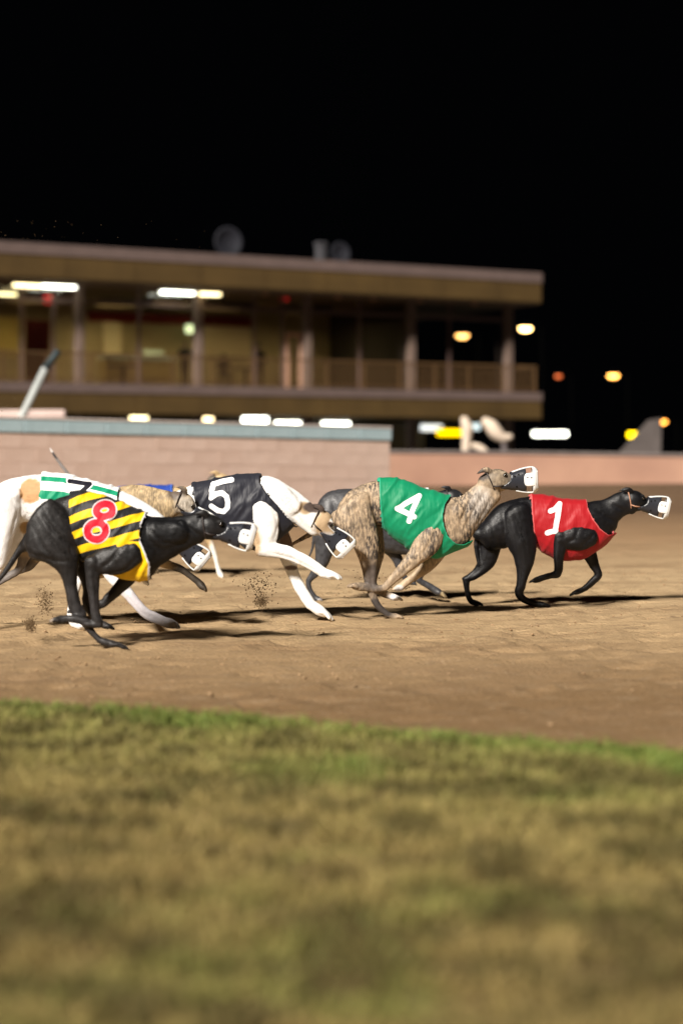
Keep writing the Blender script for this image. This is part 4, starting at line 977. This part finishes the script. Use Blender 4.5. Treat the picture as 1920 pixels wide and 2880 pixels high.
# ---- number 3: grey dog mostly hidden behind number 4
def coat3(s, z, c):
    col = np.tile([.045, .045, .05], (len(z), 1)); col = lay(col, blob(z, c, 100, 910, 30, 20), [.3, .28, .27])
    col = lay(col, blob(z, c, 900, 260, 160, 90), [.016, .016, .019]); col = lay(col, blob(z, c, 870, 870, 30, 25), [.40, .31, .18]); return col, np.zeros(len(z))
Dog(11.45, Z3, 'dark grey greyhound hidden behind the brindle number 4 dog', [
    ('C', -.06, [(150, 400, 110, 50), (140, 500, 95, 50), (115, 600, 60, 42), (95, 680, 44, 34), (45, 755, 28, 24), (18, 793, 22, 19), (28, 845, 19, 16), (58, 892, 19, 16)]), ('P', -.06, (58, 895, 108, 915, 20)),
    ('C', .06, [(260, 440, 110, 50), (420, 540, 70, 44), (520, 580, 48, 36), (580, 660, 36, 29), (600, 740, 26, 22), (640, 790, 22, 19)]), ('P', .06, (640, 795, 700, 820, 20)),
    ('C', -.08, [(760, 460, 80, 40), (740, 570, 60, 38), (720, 650, 42, 32), (735, 720, 30, 25), (705, 775, 26, 22), (740, 800, 24, 20), (790, 830, 24, 20)]), ('P', -.08, (790, 832, 882, 888, 25)),
    ('C', .07, [(810, 500, 70, 40), (800, 620, 45, 33), (765, 700, 36, 29), (705, 760, 30, 24), (650, 800, 26, 22)]), ('P', .07, (645, 803, 575, 845, 22)),
    ('C', 0.02, [(72, 390, 20), (55, 480, 16), (42, 580, 12), (20, 640, 8)])],
    [(60, 330, 70, 470, 50), (110, 250, 130, 540, 75), (200, 213, 220, 560, 82), (320, 210, 330, 560, 78), (450, 222, 450, 590, 82), (570, 232, 570, 620, 92), (680, 225, 680, 630, 95), (760, 214, 790, 600, 80), (810, 225, 850, 500, 60), (840, 225, 880, 420, 48), (870, 215, 910, 350, 42)],
    ((885, 262), (1095, 322)), coat3, GREYC,
    ([(330, 100), (765, 150), (775, 300), (770, 400), (340, 400)], jacket_material('white_satin', ((.80, .80, .80), None, None, 0)), None, .008), voxel=.007)

# ---- number 5: white and fawn dog, black jacket
def coat5(s, z, c):
    col = np.tile([.85, .84, .82], (len(z), 1)); fawn = [.50, .36, .22]
    col = lay(col, blob(z, c, 1120, 500, 130, 110, .3), fawn); col = lay(col, blob(z, c, 935, 385, 45, 48, .4), fawn)
    col = lay(col, blob(z, c, 1015, 378, 95, 42, .25, .2), [.09, .065, .055]); col = lay(col, blob(z, c, 565, 640, 55, 130, .5), fawn)
    u = ((z - s.O) @ s.eu) / s.L; v = ((z - s.O) @ s.ev) / s.L
    bl = np.clip((.045 - abs(c[:, 1])) / .01, 0, 1) * (u > .3) * (v > .06); col = lay(col, bl[:, None] * .9, [.8, .79, .78])
    col = lay(col, blob(z, c, 1080, 600, 60, 40, .5), [.62, .55, .5]); col = lay(col, blob(z, c, 1120, 500, 20, 14, .5), [.1, .07, .05])
    col = lay(col, blob(z, c, 795, 620, 60, 120, .5) * (c[:, 1] > .02)[:, None], [.22, .15, .11]); col = lay(col, blob(z, c, 830, 830, 50, 18, .4) * (c[:, 1] > .02)[:, None], [.16, .12, .11]); return col, np.zeros(len(z))  # far chest patch: shade painted into the coat
Dog(10.02, Z2, 'white and fawn greyhound in black jacket number 5, head lowered', [
    ('C', -.08, [(590, 370, 80, 38), (635, 450, 105, 48), (648, 550, 102, 48), (640, 640, 85, 44)]), ('C', -.09, [(615, 682, 56, 40), (700, 690, 56, 38), (800, 706, 52, 34), (890, 745, 48, 32), (960, 780, 46, 31), (1020, 820, 43, 30), (1070, 855, 43, 30)]), ('P', -.09, (1065, 855, 1198, 893, 40)),
    ('C', .07, [(700, 560, 100, 50), (770, 650, 72, 44), (805, 760, 57, 38), (835, 850, 47, 32), (880, 950, 44, 31), (930, 1040, 44, 30), (980, 1110, 45, 31)]), ('P', .07, (978, 1108, 1135, 1208, 44)),
    ('C', -.065, [(20, 420, 140, 60), (-30, 560, 85, 50), (-90, 660, 55, 38), (-160, 720, 36, 28), (-190, 770, 28, 24), (-215, 850, 26, 22), (-240, 905, 26, 22)]), ('P', -.065, (-242, 905, -205, 945, 25)),
    ('C', .065, [(80, 420, 130, 60), (20, 560, 80, 50), (-50, 640, 55, 38), (-120, 690, 36, 28), (-150, 750, 28, 24), (-190, 820, 26, 22)]), ('P', .065, (-192, 825, -150, 870, 24)),
    ('C', 0, [(-50, 360, 30), (-140, 420, 24), (-240, 480, 18), (-330, 520, 10)]),
    ('C', -.03, [(760, 300, 80, 60), (860, 380, 75, 50)])],
    [(-60, 300, -40, 560, 100), (20, 250, 20, 560, 105), (120, 212, 120, 480, 95), (240, 190, 230, 470, 95), (360, 165, 350, 560, 110), (470, 152, 460, 640, 118), (570, 149, 580, 690, 118), (650, 146, 690, 650, 105), (720, 165, 790, 560, 85), (790, 205, 850, 500, 70), (870, 255, 920, 545, 62), (950, 320, 970, 580, 55), (1000, 365, 1020, 590, 50)],
    ((1010, 450), (1220, 665)), coat5, WHITE,
    ([(105, 120), (595, 90), (600, 200), (650, 280), (728, 362), (795, 450), (870, 500), (820, 660), (700, 780), (450, 740), (200, 560), (135, 330)], jacket_material('black_satin', ((.016, .017, .026), None, None, 0), .5), None, .009),
    ([[(396, 182), (330, 194), (262, 214), (250, 262), (244, 312), (285, 284), (325, 276), (358, 302), (368, 345), (364, 385), (338, 412), (296, 404), (248, 372)]], 19, CLOTHW, None, 0), ears=.86, mz=.60, hs=1.2, eyepos=(.42, .11))

# ---- number 2: fawn dog farthest back in blue
def coat2(s, z, c):
    col = np.tile([.50, .36, .20], (len(z), 1)); col = lay(col, blob(z, c, 1260, 720, 60, 150, .3), [.78, .76, .70]); col = lay(col, blob(z, c, 1220, 210, 28, 24), [.12, .10, .08])
    t = np.clip((330 - z[:, 0]) / 30, 0, 1)[:, None] * (z[:, 1] < 200)[:, None]; tail = (z[:, 0] < 560)[:, None] & (z[:, 1] < 330)[:, None]
    col = np.where(tail, np.array([.22, .21, .21]), col); tip = (z[:, 1] < 62) & (z[:, 0] < 330); col[tip] = [.8, .8, .8]; dk = (z[:, 1] > 62) & (z[:, 1] < 100) & (z[:, 0] < 345); col[dk] = [.05, .05, .055]; return col, np.zeros(len(z))
Dog(13.65, Z1, 'fawn greyhound in blue jacket, farthest back behind number 5', [
    ('C', -.08, [(1080, 420, 55, 30), (1150, 500, 40, 26), (1215, 570, 24, 20), (1248, 650, 18, 15), (1264, 720, 16, 14), (1278, 765, 18, 15)]), ('P', -.08, (1278, 766, 1300, 788, 18)),
    ('C', .07, [(1040, 450, 50, 30), (1000, 580, 28, 22), (950, 680, 20, 16), (900, 700, 17, 14)]), ('P', .07, (900, 702, 865, 725, 15)),
    ('C', -.06, [(640, 380, 70, 34), (630, 470, 45, 28), (590, 560, 28, 22), (540, 620, 18, 15), (510, 690, 16, 13)]), ('P', -.06, (510, 692, 480, 720, 15)),
    ('C', .06, [(680, 380, 70, 34), (690, 470, 45, 28), (650, 560, 28, 22), (600, 620, 18, 15), (580, 690, 16, 13)]), ('P', .06, (580, 692, 560, 725, 15)),
    ('C', 0, [(590, 320, 16), (500, 285, 13), (420, 222, 13), (372, 160, 11), (325, 95, 9), (300, 55, 7), (291, 40, 5)])],
    [(575, 310, 580, 400, 35), (620, 282, 640, 450, 55), (700, 274, 710, 450, 60), (790, 262, 800, 440, 60), (880, 260, 880, 490, 68), (970, 262, 970, 510, 70), (1050, 262, 1060, 510, 66), (1110, 262, 1140, 440, 50), (1150, 255, 1190, 390, 38), (1190, 235, 1230, 330, 33), (1220, 215, 1260, 300, 30)],
    ((1250, 228), (1420, 262)), coat2, BRIN2,
    ([(690, 150), (985, 190), (1010, 330), (1000, 560), (700, 520)], jacket_material('blue_satin', ((.015, .05, .30), None, (.05, .13, .5), 6)), None, .009), voxel=.007)

# ---- number 6: pale brindle dog between 7 and 5
def coat6(s, z, c):
    col = np.tile([.52, .385, .22], (len(z), 1)); n = fbm(c * 9, 3, 17)[:, None]; col = col * (.75 + .5 * n)
    col = lay(col, blob(z, c, 1030, 300, 60, 45, .4), [.13, .10, .08]); col = lay(col, blob(z, c, 1080, 380, 60, 60, .7), [.58, .52, .44])
    col = lay(col, blob(z, c, 1130, 780, 150, 110, .4), [.05, .04, .03]); col = lay(col, blob(z, c, 60, 760, 200, 120, .4), [.18, .16, .15]); return col, np.where(z[:, 1] > 640, .2, .8)
Dog(9.8, Z1, 'pale brindle greyhound, head and neck showing above number 8', [
    ('C', -.08, [(750, 480, 85, 40), (830, 600, 62, 38), (910, 680, 38, 30), (1000, 718, 29, 24), (1060, 740, 26, 22), (1120, 785, 22, 19), (1165, 820, 22, 19)]), ('P', -.08, (1160, 818, 1205, 865, 24)),
    ('C', .07, [(700, 500, 80, 40), (680, 620, 52, 34), (650, 720, 32, 26), (600, 770, 24, 20)]), ('P', .07, (600, 772, 545, 800, 22)),
    ('C', -.06, [(230, 440, 110, 50), (180, 560, 70, 44), (150, 670, 38, 30), (115, 750, 27, 23), (45, 795, 23, 19), (-50, 850, 20, 17)]), ('P', -.06, (-52, 850, -120, 900, 20)),
    ('C', .06, [(280, 440, 110, 50), (240, 560, 70, 44), (200, 670, 40, 30), (150, 740, 27, 23), (60, 770, 22, 18)]), ('P', .06, (60, 772, -10, 800, 20)),
    ('C', 0, [(190, 400, 22), (110, 440, 17), (30, 450, 12), (-40, 440, 7)])],
    [(180, 330, 180, 520, 50), (240, 300, 250, 540, 80), (340, 290, 350, 540, 78), (450, 288, 450, 560, 82), (560, 285, 560, 620, 90), (660, 272, 660, 640, 92), (740, 254, 760, 600, 75), (800, 252, 850, 540, 58), (870, 262, 930, 490, 50), (935, 280, 985, 460, 46), (980, 290, 1020, 440, 44)],
    ((1034, 338), (1195, 478)), coat6, BRIN2,
    ([(420, 200), (640, 220), (690, 400), (720, 700), (450, 650)], jacket_material('yellow_satin', ((.80, .55, .02), None, None, 0)), None, .005), voxel=.006, ears=1.15, eyepos=(.44, .10))

# ---- number 7: white dog with fawn patch, green and white jacket
def coat7(s, z, c):
    col = np.tile([.86, .85, .845], (len(z), 1)); col = lay(col, blob(z, c, 190, 285, 64, 78, .2, .4), [.56, .33, .16])
    col = lay(col, blob(z, c, 150, 505, 40, 40, .3) * (c[:, 1] > 0)[:, None], [.5, .34, .17]); col = lay(col, blob(z, c, 880, 980, 200, 150, .3), [.62, .59, .62]); return col, np.zeros(len(z))
def top7(x): return np.interp(x, [240, 380, 520, 640, 720], [190, 200, 235, 265, 290])
def stripe7(z):
    t = z[:, 1] - top7(z[:, 0])
    g1 = np.minimum(t - 14, 40 - t); g2 = np.minimum(t - 92, 142 - t); g2 = np.where(z[:, 0] < 560, g2, -9); return np.maximum(g1, g2)
Dog(9.5, Z1, 'white greyhound with fawn patch in green and white jacket number 7', [
    ('E', -.06, [(-90, 400, 150, 300, 70), (-60, 520, 120, 470, 60), (-60, 620, 78, 600, 48), (-70, 720, 52, 710, 38)]), ('C', -.06, [(-15, 715, 40, 30), (-90, 800, 28, 24), (-170, 860, 24, 20), (-220, 920, 22, 18)]), ('P', -.06, (-222, 922, -285, 965, 24)),
    ('C', .06, [(60, 450, 100, 55), (70, 560, 60, 45), (30, 680, 40, 32), (-40, 780, 26, 22), (-90, 870, 22, 18)]), ('P', .06, (-92, 872, -150, 910, 22)),
    ('C', -.08, [(640, 560, 90, 45), (640, 680, 70, 40), (670, 770, 52, 36), (730, 850, 38, 30), (790, 920, 34, 28), (850, 985, 32, 27), (900, 1015, 34, 27), (960, 1038, 32, 26)]), ('P', -.08, (955, 1038, 1048, 1068, 32)),
    ('C', .07, [(540, 600, 80, 42), (490, 700, 50, 36), (460, 770, 36, 29), (425, 870, 30, 25), (405, 960, 28, 24), (400, 1020, 29, 24), (415, 1062, 30, 24)]), ('P', .07, (415, 1066, 515, 1092, 28)),
    ('C', 0, [(-70, 380, 28, 22), (-160, 420, 20), (-260, 420, 14), (-340, 380, 8)])],
    [(-90, 310, -70, 560, 85), (0, 245, 30, 520, 95), (100, 208, 130, 470, 85), (240, 192, 260, 500, 85), (380, 202, 380, 600, 95), (520, 237, 500, 680, 100), (640, 267, 620, 720, 100), (720, 292, 740, 690, 85), (800, 330, 830, 600, 62), (880, 380, 900, 570, 52), (940, 425, 960, 570, 48), (985, 465, 990, 590, 44)],
    ((985, 535), (1160, 680)), coat7, WHITE,
    ([(245, 120), (690, 220), (684, 350), (700, 480), (680, 780), (300, 640), (258, 480)], jacket_material('green_white_satin', ((.80, .80, .80), (.0, .27, .135), None, 0)), stripe7, .009),
    ([[(402, 234), (462, 244), (522, 252), (480, 288), (438, 330)]], 12, CLOTHK, CLOTHW, 7))

# ---- number 8: nearest black dog, yellow and black jacket
def coat8(s, z, c):
    col = np.tile([.015, .0135, .0135], (len(z), 1)); col = lay(col, blob(z, c, 560, 1050, 300, 200, .8), [.026, .0235, .024]); col = lay(col, blob(z, c, 1000, 560, 260, 200, .6), [.006, .006, .007]); col = lay(col, blob(z, c, 312, 1025, 18, 26, .4), [.25, .2, .16]); return col, np.zeros(len(z))
def stripe8(z):
    x, y = z[:, 0], z[:, 1]
    c = (y - 330) + .42 * (x - 420) - .00035 * (x - 420) ** 2 + 6 * np.sin(x / 60)
    r = np.sin((c - 20) / 96. * 2 * np.pi + .55) * 30 - 2; return np.where((x > 690) & (y > 575 + .0 * x), 9., r)
Dog(8.66, Z1, 'black greyhound in yellow and black striped jacket number 8, nearest camera', [
    ('E', -.06, [(165, 520, 330, 340, 46), (155, 600, 430, 450, 60), (195, 670, 455, 570, 62), (290, 708, 470, 650, 52), (360, 775, 464, 740, 40), (390, 870, 460, 840, 33), (406, 960, 480, 935, 28), (438, 1030, 512, 990, 26)]),
    ('C', -.06, [(474, 1005, 32, 24), (510, 1060, 25, 20), (560, 1120, 23, 19), (595, 1152, 24, 20)]), ('P', -.06, (594, 1152, 748, 1194, 25)),
    ('C', .06, [(380, 560, 90, 50), (440, 690, 60, 42), (490, 790, 44, 36), (500, 870, 34, 28), (490, 940, 28, 24), (520, 1010, 25, 21), (560, 1060, 23, 20)]), ('P', .06, (560, 1062, 652, 1097, 23)),
    ('C', -.08, [(800, 640, 68, 33), (730, 670, 85, 42), (650, 690, 85, 42), (585, 702, 68, 38), (540, 712, 44, 33)]), ('C', -.09, [(552, 690, 50, 36), (550, 760, 44, 32), (556, 850, 38, 29), (563, 940, 32, 26), (573, 1010, 31, 25), (590, 1048, 30, 24)]),
    ('C', -.09, [(595, 1053, 29, 23), (530, 1048, 26, 22), (450, 1025, 26, 22), (395, 1022, 27, 22)]), ('P', -.09, (395, 1024, 310, 1034, 27)),
    ('C', .07, [(790, 680, 60, 40), (740, 790, 50, 36), (690, 850, 42, 30), (630, 910, 34, 27), (575, 955, 30, 24), (520, 970, 26, 22), (450, 985, 24, 20)]), ('P', .07, (452, 985, 380, 1000, 23)),
    ('C', 0, [(180, 545, 32, 26), (140, 595, 27), (95, 662, 24), (45, 740, 20), (0, 800, 16), (-50, 850, 10)]),
    ('C', -.04, [(290, 450, 90, 46), (270, 540, 95, 48), (330, 600, 90, 44)]), ('C', -.03, [(900, 540, 85, 55), (980, 540, 80, 48), (1060, 520, 65, 40)])],
    [(165, 520, 160, 640, 50), (200, 430, 190, 690, 80), (260, 370, 300, 700, 90), (340, 330, 400, 690, 85), (430, 307, 460, 680, 80), (520, 305, 520, 690, 85), (620, 337, 600, 735, 100), (720, 372, 690, 785, 105), (800, 407, 790, 800, 100), (850, 427, 880, 785, 85), (900, 440, 930, 725, 65), (980, 440, 1000, 682, 55), (1070, 432, 1090, 625, 48), (1140, 412, 1170, 592, 45)],
    ((1180, 490), (1430, 552)), coat8, BLACK,
    ([(413, 230), (850, 340), (846, 430), (818, 500), (815, 560), (850, 640), (874, 710), (866, 790), (860, 880), (500, 800), (487, 690), (455, 620), (435, 560), (414, 420)], jacket_material('striped_satin', ((.012, .012, .014), (.90, .56, .004), (.62, .62, .66), 6)), stripe8, .009),
    ([arc(606, 404, 47, 36, tilt=-8), arc(560, 522, 53, 48, tilt=-8)], 20, CLOTHR, mat('number_edge', (.70, .62, .64), .6, .2), 7))

# ------------------------------------------------------------------ dirt thrown up by the dogs
def clods():
    rng = np.random.default_rng(3); SV, SF = [], []
    bm = bmesh.new(); bmesh.ops.create_icosphere(bm, subdivisions=1, radius=1); bv = np.array([v.co[:] for v in bm.verts]); bf = np.array([[v.index for v in f.verts] for f in bm.faces]); bm.free()
    def add(p, r):
        SF.append(bf + len(bv) * len(SV)); SV.append(bv * (1 + rng.normal(0, .25, (len(bv), 1))) * r + np.array(p[:]))
    for cx, cy, d, n, sx, sy in ((85, 1758, 8.9, 420, 8, 10), (125, 1692, 9.2, 380, 11, 22), (735, 1692, 10.3, 480, 9, 9), (730, 1650, 10.4, 380, 26, 18), (205, 1560, 9.4, 10, 40, 40), (1050, 1640, 10.5, 160, 60, 30)):
        for k in range(n):
            q = P(cx + rng.normal(0, sx), min(cy + rng.normal(0, sy), 1285 + F * (CH - .015) / d), d + rng.normal(0, .1)); add(q, abs(rng.normal(0, .0017)) + .0009)
    for k in range(420):
        x, y = rng.uniform(0, 1) ** 1.5 * 620, 1180 - rng.uniform(0, 1) ** 1.2 * 560
        if rng.uniform() > 1.15 - x / 620 * .9: continue
        d = rng.uniform(8.5, 12); add(P(x, y, d), rng.uniform(.001, .0022))
    me = bpy.data.meshes.new('dirt_specks'); me.from_pydata(np.concatenate(SV).tolist(), [], np.concatenate(SF).tolist()); me.update()
    tag(obj('dirt_specks', me, mat('flying_dirt', (.13, .085, .045), .95, .1, .3, 40)), 'specks and clods of sand thrown up behind the dogs', 'dirt', kind='stuff')
clods()

def sand_clods():
    rng = np.random.default_rng(12); base = []
    bm = bmesh.new(); bmesh.ops.create_icosphere(bm, subdivisions=1, radius=1); bv = np.array([v.co[:] for v in bm.verts]); bf = np.array([[v.index for v in f.verts] for f in bm.faces]); bm.free()
    V = []; Fc = []; n = 0
    while n < 3600:
        x, y = rng.uniform(-4, 4), rng.uniform(5.2, 15)
        if y < edge_y(x) + .02 or vnoise(np.array([[x * 1.3, y * 2.2, 3.]]), 8)[0] < rng.uniform(.2, .9): continue
        r = .002 + abs(rng.normal(0, .0028)); v = bv * (1 + rng.normal(0, .2, (len(bv), 1))) * r * [1.3, 1, .7]
        V.append(v + [x, y, .004 + ground(y) + r * .2]); Fc.append(bf + len(bv) * n); n += 1
    me = bpy.data.meshes.new('sand_clods'); me.from_pydata(np.concatenate(V).tolist(), [], np.concatenate(Fc).tolist()); me.update()
    tag(obj('sand_clods', me, mat('clod_sand', (.33, .22, .125), .95, .1, .3, 30)), 'small loose clods lying on the raked sand', 'clods', kind='stuff')
sand_clods()
